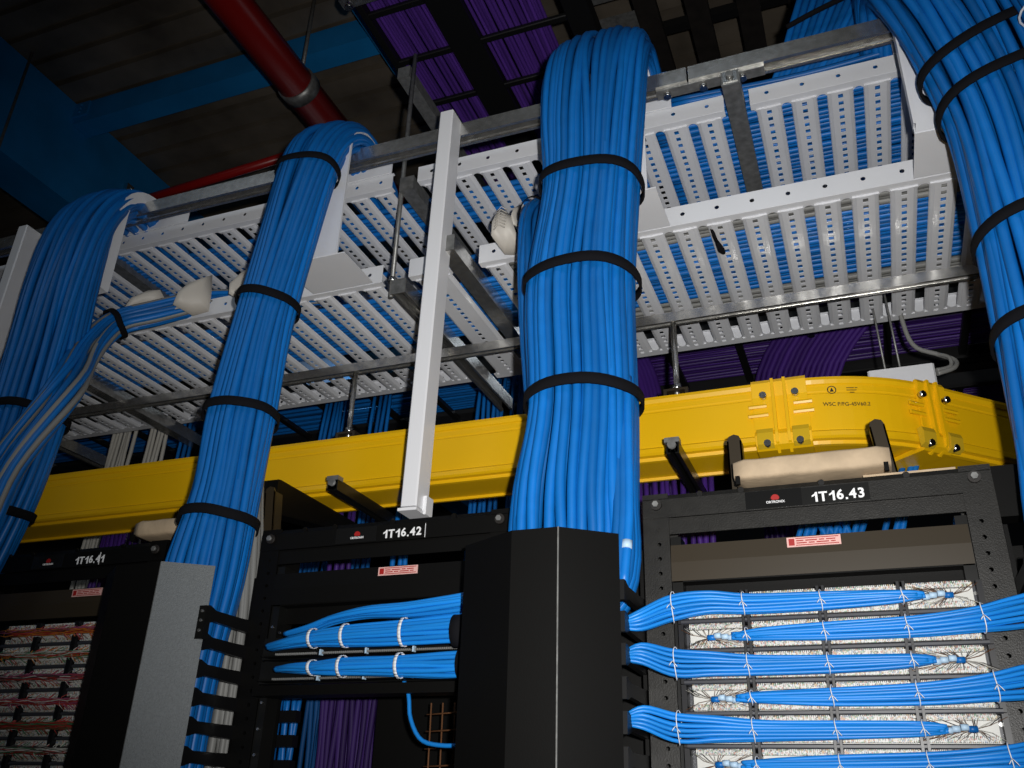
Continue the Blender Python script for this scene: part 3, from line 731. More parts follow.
def rack(x0, label, tagtext, front_m='black_rack_sheen', logo_dx=0, plate=True, short_tag=False):
    x1 = x0 + .55; r = thing('equipment_rack', (x0+.275, 1.5, 0), label, 'rack')
    for s_, xa in ((1, x0), (-1, x1)):
        b = MB(); F = lambda u, v: (u, 1.5, v)
        lo, hi = (xa, xa+.044) if s_ == 1 else (xa-.044, xa)
        zz = 1.30; b.rect(lo, hi, 0, zz, F)
        while zz < 2.05:
            b.holecell(lo, hi, zz, zz+.025, (lo+hi)/2+.004*s_, zz+.0125, .0036, F); zz += .025
        b.rect(lo, hi, zz, 2.128, F)
        out_x = xa; b.face([(out_x,1.5,0),(out_x,1.576,0),(out_x,1.576,2.128),(out_x,1.5,2.128)])
        b.face([(lo,1.576,0),(hi,1.576,0),(hi,1.576,2.128),(lo,1.576,2.128)])
        post_ = b.build('post', front_m, r, solid=.003, fix=False)
        b = MB(); l2, h2 = (xa+.0445, xa+.062) if s_ == 1 else (xa-.062, xa-.0445)
        b.box(l2, h2, 1.503, 1.506, 0, 2.05); b.box(h2-.002 if s_ == 1 else l2, h2 if s_ == 1 else l2+.002, 1.506, 1.54, 0, 2.05); b.build('mounting_flange', 'black_gloss', r)
        b = MB(); xm = (l2+h2)/2
        for zz in (2.018, 1.987, 1.93, 1.884, 1.79, 1.745, 1.70): b.cyl((xm, 1.501, zz+random.uniform(-.003,.003)), (0,1,0), .0028, .004, 8)
        b.build('mounting_screws', 'zinc', r)
        xb = xa + .024*s_
        b = MB(); b.cyl((xb, 1.494, 2.107), (0,1,0), .0095, .006, 20); c = b.build('bolt', 'brown_bar', r)
        b = MB(); b.cyl((xb, 1.488, 2.107), (0,1,0), .0055, .006, 6); b.build('bolt_head', 'galv_dark', c)
    b = MB()   # header angle with rolled upper edge
    b.prism([(1.497,2.084),(1.497,2.117),(1.503,2.126),(1.515,2.130),(1.60,2.131),(1.60,2.127),(1.516,2.126),(1.505,2.120),(1.500,2.114),(1.500,2.084)], 'x', x0, x1)
    h = b.build('header_angle', front_m, r)
    b = MB(); b.box(x0+.003, x1-.003, 1.501, 1.504, 2.055, 2.0835); b.build('header_bar', front_m, r)
    b = MB(); b.box(x0, x1, 1.576, 1.58, 2.098, 2.131); b.build('rear_header', 'black', r)
    for x in (x0+.10, x0+.17, x0+.30, x0+.43):
        b = MB(); b.cyl((x, 1.4975, 2.122), (0,1,.5), .005, .004, 10); b.build('rivet', 'black', r)
    if not tagtext: return r
    # label tape + emblem + lettering
    o_ = -.346
    lx = x0 - o_
    b = MB(); b.box(lx-.170, lx-.079, 1.4955, 1.4968, 2.0855, 2.116); tp = b.build('label_tape', 'lab_black', r)
    b = MB(); cx_ = lx-.1215
    dome = [(cx_+.0068*math.cos(a), 2.1010+.0068*math.sin(a)) for a in [PI*i/10 for i in range(11)]] + [(cx_-.005,2.0985),(cx_+.005,2.0985)]
    b.prism(dome, 'y', 1.4946, 1.4955); b.build('emblem', 'txt_red', tp)
    text('ORTRONIX', .0058, wallm(cx_, 1.4952, 2.0948), 'txt_white', tp, bold=.0001)
    if not short_tag:
        b = MB(); b.box(lx-.079, lx+.026, 1.4957, 1.4968, 2.0855, 2.115); b.build('label_tape', 'black_gloss' if plate else 'black', r)
    ccx = lx-.0225 + (.022 if '41' in tagtext else 0)
    rack_text(tagtext, ccx, 1.4955, 2.0890, .0165, r)
    if short_tag:
        b = MB(); b.box(lx+.026, lx+.0268, 1.4952, 1.4968, 2.085, 2.112); b.build('label_edge', 'txt_white', r)
    return r
rack(-.346, 'open rack at right marked 1T16.43 with rows of wiring blocks', '1T16.43')
rack_mid = rack(-1.141, 'open rack in the middle marked 1T16.42', '1T16.42', 'black', short_tag=True)
rack(-1.936, 'open rack at left marked 1T16.41', '1T16.41', 'black', short_tag=True)
rack(.452, 'black rack standing just beyond the right edge bundle', '', 'black')

def blank_panel(x0, label, m, dx=0):
    r = thing('blank_panel', (x0+.275, 1.498, 1.972), label, 'panel')
    b = MB(); b.prism([(1.499,1.974),(1.494,1.972),(1.494,2.004),(1.497,2.034),(1.502,2.034),(1.502,1.974)], 'x', x0+.0455, x0+.504); b.build('plate', m, r)
    b = MB(); b.box(x0+.0455, x0+.504, 1.503, 1.53, 1.972, 1.975); b.build('return_edge', 'black', r)
    b = MB(); b.box(x0+.0455, x0+.504, 1.530, 1.533, 1.941, 1.976); b.build('dark_gap_strip', 'black', r)  # added black strip makes the gap below the plate read dark
    lx = x0 + .346 + dx
    b = MB(); b.box(lx-.110, lx-.027, 1.4925, 1.4942, 2.0155, 2.0315); lb = b.build('label', 'lab_pink', r)
    b = MB(); b.box(lx-.107, lx-.098, 1.4918, 1.4925, 2.018, 2.029); b.build('red_square', 'txt_red', lb)
    b = MB()
    for z in (2.0175, 2.0285): b.box(lx-.096, lx-.030, 1.4918, 1.4925, z, z+.0012)
    b.build('red_rule', 'txt_red', lb)
    b = MB()
    for zz, gaps in ((2.0254, (.011, .018, .008, .014)), (2.0216, (.016, .009, .019, .007))):
        xx = lx-.095
        for g in gaps: b.box(xx, xx+g, 1.4918, 1.4925, zz-.0008, zz+.0008); xx += g+.003
    b.build('fine_print', 'txt_red', lb)
    return r
blank_panel(-.346, 'dark blank panel with a pale pink label, at the top of the right rack', 'brown_panel')
blank_panel(-1.141, 'dark blank panel with a pale pink label, at the top of the middle rack', 'black', .045)
blank_panel(-1.936, 'dark blank panel with a pink label half hidden, at the top of the left rack', 'brown_panel', .085)

# wiring blocks ------------------------------------------------------
RP = .0463; ZT = 1.944
seps = [-.279, -.181, -.0665, .0485, .152]
ordn = ['top row', 'second row from top', 'third row from top', 'fourth row from top', 'fifth row from top', 'sixth row from top', 'seventh row from top']
def block_row(loc, label, group, seps=seps, x0=-.290):
    r = thing('wiring_block_panel', loc, label, 'wiring panel', group)
    b = MB(); o = Vector(loc); z0 = 0
    bb = MB(); bb.box(x0, seps[-1]+.006, 1.500, 1.506, o.z, o.z+RP-.001); bb.build('backplate', 'rail', r)
    bb = MB(); bb.bbox(x0+.006, seps[-1]+.002, 1.468, 1.499, o.z-.002, o.z+.0052, .0018, 'x'); bb.build('rail', 'rail', r)
    for i in range(len(seps)-1):
        xa, xb = seps[i]+.0055, seps[i+1]-.0055
        bb = MB(); bb.box(xa, xb, 1.486, 1.499, o.z+.005, o.z+.0455)
        bb.build('wiring_block', 'block', r)
        for za, zb in ((.0065,.0155), (.0355,.0445)):
            bb = MB(); bb.box(xa+.001, xb-.001, 1.474, 1.486, o.z+za+.001, o.z+zb-.002)
            n = 36; w = (xb-xa-.004)/n
            for k in range(n):
                bb.box(xa+.002+k*w, xa+.002+(k+.62)*w, 1.4715, 1.4745, o.z+za, o.z+zb)
            bb.build('contact_strip', 'strip', r)
    for i in range(1, len(seps)-1):
        x = seps[i]; bb = MB()
        for zz in (.0, .029):
            bb.box(x-.0060, x-.0022, 1.462, 1.495, o.z+zz, o.z+zz+.0175); bb.box(x+.0022, x+.0060, 1.462, 1.495, o.z+zz, o.z+zz+.0175)
            bb.box(x-.0060, x+.0060, 1.466, 1.495, o.z+zz+.005, o.z+zz+.0085)
        bb.build('clip', 'clip', r)
    for x in (x0+.004, seps[-1]+.0035):
        bb = MB(); bb.box(x-.004, x+.004, 1.475, 1.499, o.z, o.z+RP-.001); bb.build('end_cap', 'clip', r)
    return r
row0 = block_row((-.07, 1.5, ZT-RP), 'white wiring block panel of the right rack, top row', 'wiring block panels')
row0_children = list(row0.children)
for k in range(1, 7):
    dup(row0, (-.07, 1.5, ZT-RP-RP*k), 'white wiring block panel of the right rack, %s' % ordn[k], 'wiring block panels')
lrow = block_row((-1.6, 1.5, ZT+.012-RP), 'pale wiring block panel of the left rack, top row', 'left rack wiring block panels', [-1.757,-1.655,-1.548,-1.432], -1.764)
for k in range(1, 7):
    dup(lrow, (-1.6, 1.5, ZT+.012-RP-RP*k), 'pale wiring block panel of the left rack, %s' % ordn[k], 'left rack wiring block panels')

# coloured jumper wires on the left rack
pal = [['w_red','w_orange','w_pink','w_brown'], ['w_green','w_white','w_orange','w_red'], ['w_white','w_red','w_pink','w_dark'], ['w_red','w_red','w_pink','w_white'], ['w_red','w_brown','w_red','w_green'], ['w_white','w_dark','w_red','w_green'], ['w_red','w_white','w_pink','w_green']]
for k in range(7):
    zc = ZT+.012-RP-RP*k + .025
    q = thing('jumper_wire_bunch', (-1.65, 1.465, zc), 'tangled coloured jumper wires across the left rack wiring panel, %s' % ordn[k], 'wires', 'jumper wires on the left rack')
    for cidx, cn in enumerate(pal[k]):
        b = MB()
        for j in range(7):
            x = -1.765 + random.uniform(0, .06); pth = []
            z = zc + random.uniform(-.006, .006); y = 1.468 - random.uniform(0, .012)
            while x < -1.42:
                pth.append((x, y+random.uniform(-.003,.003), z + random.uniform(-.003,.003))); x += random.uniform(.02, .035)
            pth.append((x, 1.478, zc+random.choice((-.014,.015))))
            b.tube(pth, .0009, 4)
        for j in range(16):
            x = random.uniform(-1.75, -1.44); s_ = random.choice((-1, 1))
            b.tube([(x, 1.462, zc+random.uniform(-.006,.006)), (x+.006, 1.460, zc+s_*.008), (x+random.uniform(.004,.014), 1.471, zc+s_*.016)], .0008, 4)
        b.build('wires', cn, q, fix=False, kind='stuff')
for z, cn in ((1.935,'w_teal'), (1.86,'w_teal')):
    q = thing('wire_loop', (-1.80, 1.44, z), ('teal and purple wires looping round the left rack post, %s loop' % ('upper' if z > 1.9 else 'lower')), 'wires')
    for c2, dz in ((cn, 0), ('purple', .006), ('w_pink', -.006)):
        b = MB()
        for j in range(5):
            o2 = random.uniform(-.006, .006)
            b.tube(spline([(-1.90, 1.45, z+.02+dz+o2), (-1.83, 1.43+o2, z+.018+dz), (-1.785, 1.43, z+.0+dz+o2), (-1.775, 1.45, z-.03+dz), (-1.78, 1.48, z-.05)], 12), .0016, 5)
        b.build('wires', M[c2], q, fix=False, kind='stuff')

b = MB(); b.box(-1.874, -1.766, 1.505, 1.51, 1.5, 1.975)  # added black plate stands in for the dark between post and panels
tag(b.build('dark_gap_plate', 'black'), 'black plate added for the dark gap between the left rack post and its wiring panels', 'plate')
# cable rows across the wiring blocks ---------------------------------
def flat_bundle(label, keys, stops, ties, group, nz=6, ny=2, r_=.0032, fan_side=1, zc_end=None):
    """keys (x,y,z,h) from the fanned-in end to the far end; h = half height"""
    root = thing('patch_cable_bundle', keys[0][:3], label, 'cable bundle', group)
    N = 40; st = spline(keys, N)
    for j in range(ny):
        for i in range(nz):
            u = (i - (nz-1)/2)/((nz-1)/2)
            stop = stops[(i*ny + j) % len(stops)]
            L = int(N*stop); ph = random.uniform(0, 6); path = []
            for k in range(L):
                x, y, z, h = st[k]
                uu = u*(h - r_)
                path.append((x, y + (j-.5)*r_*2.0 - .010*(1-abs(u)**1.5)*(h/.022) + .0012*math.sin(k*.3+ph), z + uu + .0010*math.sin(k*.23+ph)))
            if len(path) < 3: continue
            b = MB(); b.tube(path, r_, 7); c = b.build('cable', 'blue_light', root)
    # white sleeve labels and a last tail at the fanned-out end
    e = st[-1]; d = 1 if keys[-1][0] > keys[0][0] else -1
    zt = zc_end if zc_end else e[2]
    for i, s_ in enumerate((.0, .012, .026)):
        b = MB(); x = e[0] - d*.004 + d*s_*.8
        b.tube([(x, e[1]+.002, zt + (i-1)*.002), (x + d*.010, e[1]+.003, zt+(i-1)*.002)], .0046, 8); b.build('sleeve_label', 'label_white', root)
    b = MB(); b.tube([(e[0]+d*.026, e[1]+.006, zt), (e[0]+d*.038, e[1]+.008, zt)], [.0045,.005], 8); b.build('cable_end', 'blue', root)
    for cn in ('w_dark', 'w_white', 'w_brown'):
        b = MB()
        for k in range(14):
            x0_ = e[0] + d*.036; s_ = random.choice((-1,1))
            xe = x0_ + d*random.uniform(-.085, .045); t = random.uniform(.3,.7)
            b.tube([(x0_, e[1]+.008, zt), ((x0_*(1-t)+xe*t), e[1]+.006, zt+s_*.005), (xe, 1.472, zt + s_*random.uniform(.013,.017))], .00042, 4)
        b.build('conductors', cn, root, fix=False, kind='stuff')
    for tx in ties:
        best = min(range(N), key=lambda k: abs(st[k][0]-tx)); x, y, z, h = st[best]
        lace(root, Vector((tx, y-.003, z)), .016, h+.003, Vector((0,1,0)), Vector((0,0,1)), Vector((1,0,0)), rr=.0008, wide=.0013)
    return root
stL = [1,.93,.97,.85,.90,1,.95,.88,.99,.84,.92,1]
for k, lab in ((0,'top one entering from left'), (2,'second one entering from left'), (4,'third one entering from left'), (6, 'lowest one entering from left')):
    zc = ZT - RP*k - RP/2 - .001
    z0 = zc - (.034 if k == 0 else -.008) ; 
    flat_bundle('blue patch cable bundle fanned across the right rack wiring panels, %s' % lab,
        [(-.366,1.40,z0,.006), (-.335,1.405,z0+.006,.017), (-.290,1.43,zc-.006 if k==0 else zc+.002,.0215), (-.235,1.448,zc+(.004 if k==0 else .002),.0185), (-.17,1.455,zc,.0150), (-.06,1.458,zc,.0130), (.03,1.46,zc+.001,.0105), (.065,1.462,zc+.002,.0080), (.080,1.464,zc+.002,.006)],
        stL, (-.287, -.181, -.066, .0485), 'patch cable bundles from the left', zc_end=zc+.002)
for k, lab in ((1,'upper one entering from right'), (3,'middle one entering from right'), (5,'lower one entering from right')):
    zc = ZT - RP*k - RP/2 - .001
    flat_bundle('blue patch cable bundle crossing the right rack wiring panels, %s' % lab,
        [(.30,1.40,zc+.012,.018), (.235,1.40,zc+.012,.023), (.185,1.425,zc+.010,.022), (.14,1.445,zc+.007,.018), (.06,1.455,zc+.002,.0155), (-.06,1.458,zc,.0135), (-.15,1.46,zc,.0100), (-.185,1.462,zc,.0075), (-.205,1.464,zc,.006)],
        stL, (.148, .0485, -.066, -.181), 'patch cable bundles from the right', zc_end=zc)

# ------------------------------------------------------------------ middle rack contents
def port_panel(z):
    b = MB(); b.box(-1.09, -.66, 1.485, 1.503, z, z+.040); r = b.build('patch_panel', 'black_gloss', rack_mid)
    def sub(b, n, m): o = b.build(n, m); o.parent = r; return o
    b = MB(); b.prism([(1.455,z+.001),(1.485,z+.001),(1.485,z+.004),(1.455,z+.004)], 'x', -1.07, -.66); sub(b, 'cable_shelf', 'black_gloss')
    b = MB()
    for k in range(24*4):
        x = -1.035 + k*.0040
        if k % 24 in (22, 23): continue
        b.box(x, x+.0013, 1.448, 1.456, z+.0015, z+.0048)
    sub(b, 'contact_row', 'grey_cable')
    for x in (-.940, -.846, -.752):
        b = MB(); b.box(x, x+.003, 1.447, 1.456, z-.001, z+.009); sub(b, 'divider', 'label_white')
port_panel(1.866)
port_panel(1.822)
b = MB(); b.box(-1.095, -.63, 1.475, 1.52, 1.800, 1.818); tag(b.build('support_bar', 'black'), 'black horizontal bar below the patch panels of the middle rack', 'bar')
def run42(label, keys, nz, ny, r_, ties):
    root = thing('patch_cable_bundle', keys[0][:3], label, 'cable bundle')
    N = 34; st = spline(keys, N)
    for j in range(ny):
        for i in range(nz):
            u = (i-(nz-1)/2)/((nz-1)/2); ph = random.uniform(0,6); path = []
            for k in range(N):
                x, y, z, h = st[k]; path.append((x+.020, y+(j-.5)*r_*2-.010*(1-abs(u)**1.5)+.002*math.sin(k*.3+ph), z+u*(h-r_)+.0014*math.sin(k*.35+ph)))
            b = MB(); b.tube(path, r_, 7); b.build('cable', 'blue_light', root)
    for tx in ties:
        best = min(range(N), key=lambda k: abs(st[k][0]-tx)); x, y, z, h = st[best]
        x += .020; b = MB(); ring = [Vector((x, y-.004+.020*math.cos(a), z+(h+.003)*math.sin(a))) for a in [2*PI*q/20 for q in range(21)]]
        for q in range(20):
            A, B_ = ring[q], ring[q+1]; b.face([A+Vector((-.003,0,0)), B_+Vector((-.003,0,0)), B_+Vector((.003,0,0)), A+Vector((.003,0,0))], True)
        b.build('white_tie', 'twine', root, solid=.001)
    return root
run42('blue patch cables of the middle rack, upper bundle with three white ties', [(-1.075,1.46,1.884,.006), (-1.03,1.44,1.886,.010), (-.97,1.43,1.890,.014), (-.89,1.425,1.892,.018), (-.80,1.425,1.893,.021), (-.70,1.425,1.896,.025), (-.60,1.43,1.90,.028), (-.52,1.44,1.90,.028)], 7, 2, .0042, (-.958,-.885,-.775))
run42('loose blue patch cables arching over the upper tied bundle, middle rack', [(-1.05,1.475,1.908,.003), (-.99,1.455,1.914,.007), (-.93,1.44,1.926,.009), (-.86,1.43,1.932,.011), (-.78,1.425,1.932,.013), (-.70,1.425,1.938,.016), (-.62,1.43,1.945,.018), (-.52,1.44,1.945,.018)], 5, 2, .0042, ())
run42('blue patch cables of the middle rack, lower bundle with three white ties', [(-1.05,1.46,1.842,.005), (-1.01,1.44,1.842,.008), (-.95,1.43,1.839,.011), (-.89,1.425,1.839,.016), (-.80,1.425,1.838,.018), (-.72,1.425,1.837,.020), (-.66,1.425,1.837,.021), (-.55,1.43,1.84,.021)], 6, 2, .0042, (-.958,-.885,-.775))
for z, h, lab in ((1.892,.028,'upper'), (1.837,.026,'lower')):
    b = MB(); ring = [(1.425+.024*math.cos(a), z+h*math.sin(a)) for a in [2*PI*q/24 for q in range(24)]]
    b.prism(ring, 'x', -.662 if lab == 'upper' else -.648, -.640 if lab == 'upper' else -.620, sm=True); tag(b.build('hook_and_loop_wrap', 'strap'), 'black fabric wrap around the %s blue patch cables beside the black cover' % lab, 'strap')
# four bright pegs at the left
b = MB()
for k in range(4): b.cyl((-1.045+k*.0125, 1.47, 1.912), (0,1,0), .0028, .01, 8)
tag(b.build('pin_row', 'zinc'), 'row of four bright pins above the patch cables of the middle rack', 'pins')

def vbundle(label, x0, x1, y, z0, z1, n, r_, m, slant=0, depth=2, group=None, name='hanging_cable_bundle', amp=.004):
    pts = []
    for d in range(depth):
        for i in range(n):
            x = x0 + (x1-x0)*i/max(1,n-1)
            pts.append(wob((x, y+d*r_*2, z0), (x+slant, y+d*r_*2, z1), 10, amp, (1,1,0)))
    return cable_run(name, label, pts, r_, m)
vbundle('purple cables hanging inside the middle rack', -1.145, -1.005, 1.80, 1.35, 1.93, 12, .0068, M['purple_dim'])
vbundle('blue cables coloured dark for shade, left of the purple ones in the middle rack', -1.195, -1.155, 1.82, 1.35, 1.93, 5, .006, M['blue_dim'], depth=1)
vbundle('blue cables seen between black fingers at the left of the middle rack', -1.222, -1.168, 1.74, 1.35, 1.86, 6, .006, M['blue'], depth=1)
r = thing('rear_finger_rack', (-1.19, 1.7, 1.4), 'black fingers behind the left post of the middle rack', 'cable manager')
for k in range(10):
    b = MB(); b.box(-1.29, -1.13, 1.68, 1.70, 1.395+k*.0475, 1.418+k*.0475); b.build('finger', 'finger', r)
b = MB(); b.box(-.98, -.80, 1.75, 1.95, .2, 1.95); tag(b.build('rear_cabinet', 'black'), 'dark cabinet side seen through the middle rack', 'cabinet')
r = thing('wire_grid', (-.74, 1.62, 1.5), 'dark wire grid with brown wires low in the middle rack', 'wire grid')
b = MB()
for k in range(12): b.tube([(-.80, 1.62, 1.45+k*.03), (-.66, 1.60, 1.455+k*.03)], .0016, 5)
for k in range(6): b.tube([(-.79+k*.024, 1.625, 1.42), (-.79+k*.024, 1.615, 1.80)], .0016, 5)
b.build('grid', 'w_brown', r, fix=False)
b = MB(); b.tube(spline([(-.80,1.50,1.84), (-.775,1.49,1.80), (-.765,1.485,1.76), (-.74,1.48,1.725), (-.70,1.475,1.715), (-.65,1.47,1.715)], 20), .0038, 8)
tag(b.build('patch_cable', 'blue_light'), 'single blue patch cable curling under the patch panels of the middle rack', 'cable')

# ------------------------------------------------------------------ vertical cable managers
def manager(x0, x1, label, cover=None, cover_m='black', latch=False):
    r = thing('cable_manager', ((x0+x1)/2, 1.45, 0), label, 'cable manager')
    b = MB(); b.box(x0+.004, x1-.004, 1.590, 1.596, 0, 2.02); b.build('back_panel', 'black', r)
    for side, xx in (('l', x0), ('r', x1)):
        s_ = 1 if side == 'l' else -1
        b = MB(); b.box(min(xx, xx+s_*.006), max(xx, xx+s_*.006), 1.50, 1.592, 0, 2.03); b.build('side_spine', 'black', r)
        for k in range(13):
            z = 1.934 - k*.0487
            b = MB(); xa, xb = sorted((xx, xx+s_*.010))
            b.prism([(1.505,z-.013),(1.505,z+.012),(1.46,z+.010),(1.395,z+.009),(1.378,z+.015),(1.368,z+.015),(1.366,z-.017),(1.376,z-.017),(1.395,z-.011),(1.46,z-.012)], 'x', xa, xb)
            b.build('finger', 'finger', r)
    if cover:
        xl, xr, yb, yf, fx0, fx1, zt = cover
        b = MB(); t = .004
        outer = [(xl, yb), (fx0, yf), (fx1, yf), (xr, yb)]
        inner = [(xr-t, yb+.001), (fx1-t*.3, yf+t), (fx0+t*.3, yf+t), (xl+t, yb+.001)]
        b.prism(outer+inner, 'z', .1, zt); b.prism([(xl+t, yb), (fx0, yf+t), (fx1, yf+t), (xr-t, yb)], 'z', zt-.006, zt-.003)
        cv = b.build('cover', cover_m, r)
        b = MB(); b.box(fx1-.0012, fx1+.0008, yf-.0012, yf+.001, .1, zt); b.build('bright_edge', 'galv_dark', cv)
        if latch:
            b = MB(); b.box(xr-.010, xr+.006, yb-.012, yb+.004, 1.885, 1.945); b.build('latch', 'black_gloss', cv)
            b = MB()
            for zz in (1.935, 1.918, 1.900): b.cyl((xr-.002, yb-.012, zz), (0,1,0), .0028, .004, 8)
            b.build('latch_screws', 'galv', cv)
    return r
manager(-.597, -.350, 'black cable manager with angular cover in front of the middle bundle', (-.603,-.345,1.322,1.262,-.499,-.423,2.008))
manager(-1.386, -1.141, 'cable manager with grey angled sheen on its cover and open fingers, below the second bundle', (-1.40,-1.139,1.368,1.312,-1.325,-1.218,2.020), 'black', True)
manager(-2.18, -1.94, 'cable manager at the far left beyond the left rack')
mr = manager(.206, .45, 'black cable manager at the right edge below the right bundle')
b = MB(); b.box(.206, .45, 1.56, 1.60, 2.06, 2.145); b.box(.206, .45, 1.60, 1.75, 2.135, 2.145); b.build('top_bar', 'black', mr)
# grey sheet over the second cover's right face, sheen put into its colour
b = MB(); b.prism([(-1.218,1.3105),(-1.2165,1.3095),(-1.1375,1.3655),(-1.139,1.3672)], 'z', .1, 2.0205)
for o in bpy.data.objects:
    if o.get('label','').startswith('cable manager with grey angled'): gm = o
b.build('cover_wing_sheen', 'cover_sheen', gm, label='textured side of the cover, coloured grey for its sheen')

# ------------------------------------------------------------------ things behind the duct and above the racks
ladder_y = lambda: None
def xladder(label, x0, x1, y0, y1, z, n, m='dark_steel', step=.24):
    r = thing('rear_cable_ladder', ((x0+x1)/2, y0, z), label, 'cable ladder')
    for yy in (y0, y1):
        b = MB(); b.bbox(x0, x1, yy-.012, yy+.012, z-.02, z+.04, .004, 'x'); b.build('side_rail', m, r)
    k = 0; x = x0+.1
    while x < x1:
        b = MB(); b.bbox(x-.012, x+.012, y0, y1, z-.012, z+.010, .003, 'y'); b.build('rung', m, r); x += step
    return r
xladder('black cable ladder behind the duct, higher one', -4, 2.2, 2.75, 3.15, 3.12, 0)
pts = [wob((-.75, 2.78+i*.017, 3.145), (2.2, 2.78+i*.017, 3.145), 20, .006, (0,1,1)) for i in range(21)]
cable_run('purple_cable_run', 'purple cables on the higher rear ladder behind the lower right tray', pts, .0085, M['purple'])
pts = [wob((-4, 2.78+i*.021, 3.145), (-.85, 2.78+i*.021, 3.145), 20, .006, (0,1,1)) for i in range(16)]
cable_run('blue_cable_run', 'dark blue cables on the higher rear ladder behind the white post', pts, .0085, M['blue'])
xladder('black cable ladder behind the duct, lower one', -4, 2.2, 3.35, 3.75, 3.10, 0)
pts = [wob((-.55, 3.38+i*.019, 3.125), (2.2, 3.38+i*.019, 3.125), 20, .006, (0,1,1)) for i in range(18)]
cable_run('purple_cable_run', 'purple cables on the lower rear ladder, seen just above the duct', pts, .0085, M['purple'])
pts = []
for i in range(16):
    o = i*.013; pts.append(spline([(-.30+o*1.4, 3.2, 2.45), (-.29+o*1.3, 3.1, 2.80), (-.26+o*1.4, 2.95, 3.02), (-.12+o*1.5, 2.80, 3.16), (.08+o, 2.7, 3.2)], 16))
cable_run('draped_cable_bundle', 'purple cables draping down behind the yellow duct', pts, .0095, M['purple'])
pts = []
for i in range(7):
    o = i*.013; pts.append(spline([(-.62+o, 2.75, 2.5), (-.63+o, 2.74, 2.8), (-.66+o, 2.76, 3.0), (-.72+o, 2.8, 3.15)], 12))
cable_run('draped_cable_bundle', 'small purple cable drop behind the rod right of the middle bundle', pts, .0095, M['purple'])
for x0, x1, m, lab, y in ((-2.66,-2.56,'w_white','pale cables hanging below the left tray, left one',2.45), (-2.48,-2.40,'w_white','pale cables hanging below the left tray, right one',2.45), (-2.37,-2.32,'blue','blue cables hanging beside the pale ones behind the duct',2.5),
        (-1.83,-1.72,'blue','dim blue cables behind the duct left of the rod',2.62), (-1.62,-1.56,'blue','dim narrow blue cables directly behind the short rod',2.62), (-1.20,-1.11,'blue','dim blue cables hanging right of the white post, left one',2.62), (-1.07,-1.0,'blue','dim blue cables hanging right of the white post, right one',2.62)):
    vbundle(lab, x0, x1, y, 2.2, 3.0, max(3,int((x1-x0)/.014)), .0072, M[m], depth=1, slant=.03, name='hanging_cable_bundle')
for x0, x1, m, lab, y, sl in ((-.46,-.30,'purple','purple cables behind the right rack header, below the duct arm',1.98,0), (-.28,-.15,'blue','blue cables seen through the slot under the right rack header',1.97,.22), (-.10,-.07,'blue','two slanting blue cables under the right rack header',1.97,.22), (.07,.14,'blue','blue cables crossing behind the right end of the rack header',1.97,-.22),
        (-1.30,-1.24,'purple','purple cables behind the rack gap right of the second bundle',2.0,0), (-1.08,-1.05,'blue','blue cables above the middle rack beneath the duct arm',1.95,0), (-.84,-.80,'blue','blue cables right of the white post foot',1.95,0), (-.72,-.69,'w_white','yellowish cables left of the middle bundle above the rack',1.95,.02),
        (-2.1,-1.80,'purple','purple cables above the left rack at the picture edge',2.0,0), (-1.75,-1.69,'blue','blue cables above the left rack label',2.0,.03), (.17,.20,'w_brown','brown cables beside the right rack post',1.75,0)):
    vbundle(lab, x0, x1, y, 1.75, 2.34 if 'post' not in lab else 2.05, max(3,int((x1-x0)/.0135)), .0068, M[m], depth=1, slant=sl)
for x, lab in ((-.745, 'perforated cream bracket plate behind the middle rack header'), (.10, 'cream plate behind the right rack header'), (-1.60, 'cream plate behind the left rack header')):
    b = MB(); b.prism([(x-.075,1.80),(x+.04,1.72),(x+.04,1.80),(x,1.84)] if x < -.5 and x > -1 else [(x-.04,1.74),(x+.05,1.74),(x+.05,1.80),(x-.02,1.80)], 'z', 2.085, 2.090)
    tag(b.build('cream_plate', 'pad'), lab, 'plate')
# junction box with a looping cable behind the duct
r = thing('junction_box', (.16, 2.2, 2.5), 'white junction box behind the bend of the yellow duct', 'box')
b = MB(); b.bbox(.075, .228, 2.20, 2.28, 2.50, 2.647, .004, 'z'); b.build('housing', 'white', r)
b = MB(); b.box(.13, .21, 2.196, 2.2, 2.55, 2.60); b.build('cover_plate', 'w_white', r)
b = MB(); b.tube(spline([(.18,2.3,2.95), (.183,2.3,2.83), (.20,2.3,2.75), (.25,2.29,2.712), (.285,2.28,2.685), (.278,2.26,2.655), (.235,2.24,2.635)], 26), .006, 8); b.tube(spline([(.25,2.29,2.712), (.272,2.27,2.69), (.27,2.26,2.66), (.235,2.24,2.645)], 14), .005, 8)
tag(b.build('looping_cable', 'grey_cable'), 'grey cable looping down to the white junction box', 'cable')
for x in (.12, .155): 
    b = MB(); b.tube([(x,2.25,2.647),(x-.01,2.25,3.0)], .003, 6); tag(b.build('thin_wire', 'galv_dark'), 'thin dark wire dropping onto the white junction box, %s' % ('left one' if x < .13 else 'right one'), 'wire')
# far rack row
for i in range(6):
    x = -4.3 + i*1.15
    r = thing('rear_cabinet_rack', (x, 4.4, 0), 'dark equipment rack in the unlit row behind, number %s from the left' % ['one','two','three','four','five','six'][i], 'rack', 'racks of the row behind')
    b = MB(); b.box(x, x+.55, 4.4, 4.46, 2.05, 2.13); b.box(x, x+.06, 4.4, 4.5, 0, 2.05); b.box(x+.49, x+.55, 4.4, 4.5, 0, 2.05); b.build('frame', 'black', r)
    b = MB(); b.box(x+.06, x+.49, 4.42, 4.48, .2, 2.0); b.build('panels', 'black_gloss', r)

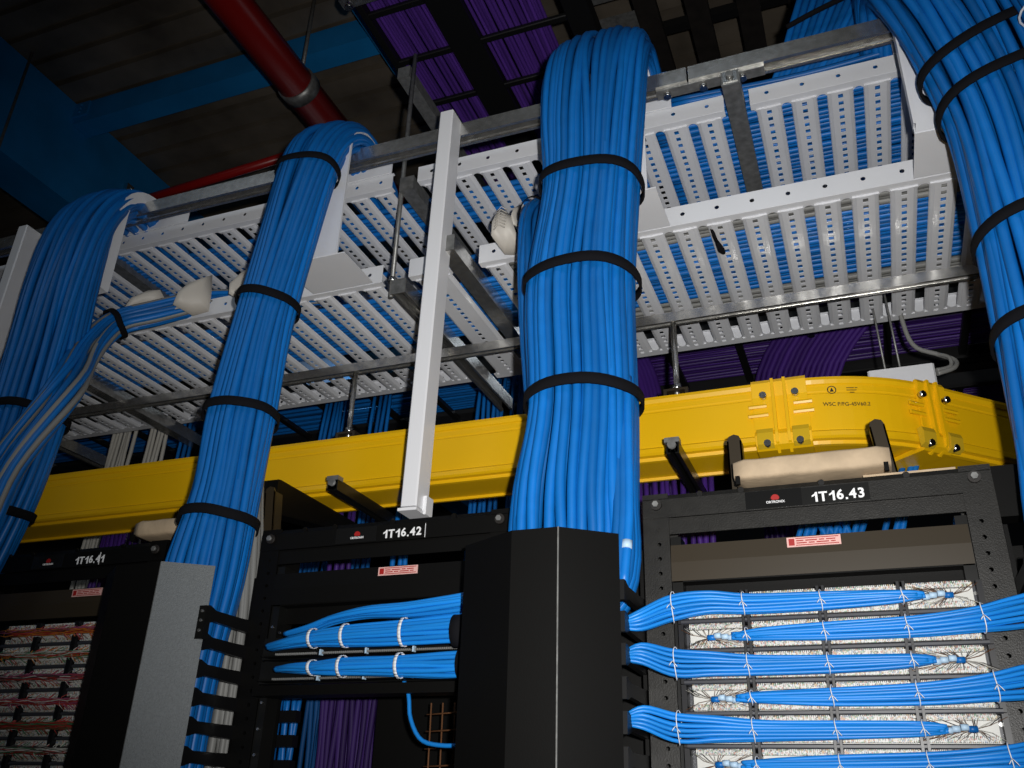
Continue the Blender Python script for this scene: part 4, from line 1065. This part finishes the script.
# ------------------------------------------------------------------ lights
def light(name, kind, loc, energy, col=(1,1,1), rot=None, size=.1, **k):
    l = bpy.data.lights.new(name, kind); l.energy = energy; l.color = col
    if kind == 'AREA': l.size = size; 
    elif kind == 'POINT': l.shadow_soft_size = size
    for a, v in k.items(): setattr(l, a, v)
    o = bpy.data.objects.new(name, l); C.objects.link(o); o.location = loc
    if rot: o.rotation_euler = rot
    return o
fl = light('camera_flash', 'SPOT', (.07, -.02, 1.63), 138, (1, .985, .96))
fl.data.shadow_soft_size = .014; fl.data.spot_size = math.radians(88); fl.data.spot_blend = 1.0
fl.rotation_euler = Vector((-.30, 1, .50)).to_track_quat('-Z', 'Y').to_euler()
for x, y in ((-3.0, -1.2), (-.6, -1.2), (1.8, -1.2), (-3.0, 5.8), (0, 5.8)):  # unseen fill lamps added for dim ambient light
    light('ambient_fill', 'AREA', (x, y, 4.85), 9, (.80, .9, 1), (0,0,0), 1.0)
w = bpy.data.worlds.new('World'); bpy.context.scene.world = w; w.use_nodes = True
w.node_tree.nodes['Background'].inputs[0].default_value = (.4, .55, .8, 1); w.node_tree.nodes['Background'].inputs[1].default_value = .03

# ------------------------------------------------------------------ camera
yw, pt_, rl = .38175, .452424, .032985
cy_, sy_, cp_, sp_ = math.cos(yw), math.sin(yw), math.cos(pt_), math.sin(pt_)
Fv = Vector((-sy_*cp_, cy_*cp_, sp_)); R0 = Vector((cy_, sy_, 0)); U0 = R0.cross(Fv)
c_, s_ = math.cos(rl), math.sin(rl)
Rv = R0*c_ + U0*s_; Uv = -R0*s_ + U0*c_
cam = bpy.data.cameras.new('Camera'); co = bpy.data.objects.new('Camera', cam); C.objects.link(co)
mt = Matrix(((Rv.x, Uv.x, -Fv.x, 0), (Rv.y, Uv.y, -Fv.y, 0), (Rv.z, Uv.z, -Fv.z, 1.6), (0,0,0,1)))
co.matrix_world = mt; cam.sensor_width = 36; cam.lens = 905/1024*36; cam.clip_start = .02
sc = bpy.context.scene; sc.camera = co
sc.view_settings.view_transform = 'Standard'; sc.view_settings.look = 'None'; sc.view_settings.gamma = 1; sc.view_settings.exposure = 0
sc.view_settings.use_curve_mapping = False
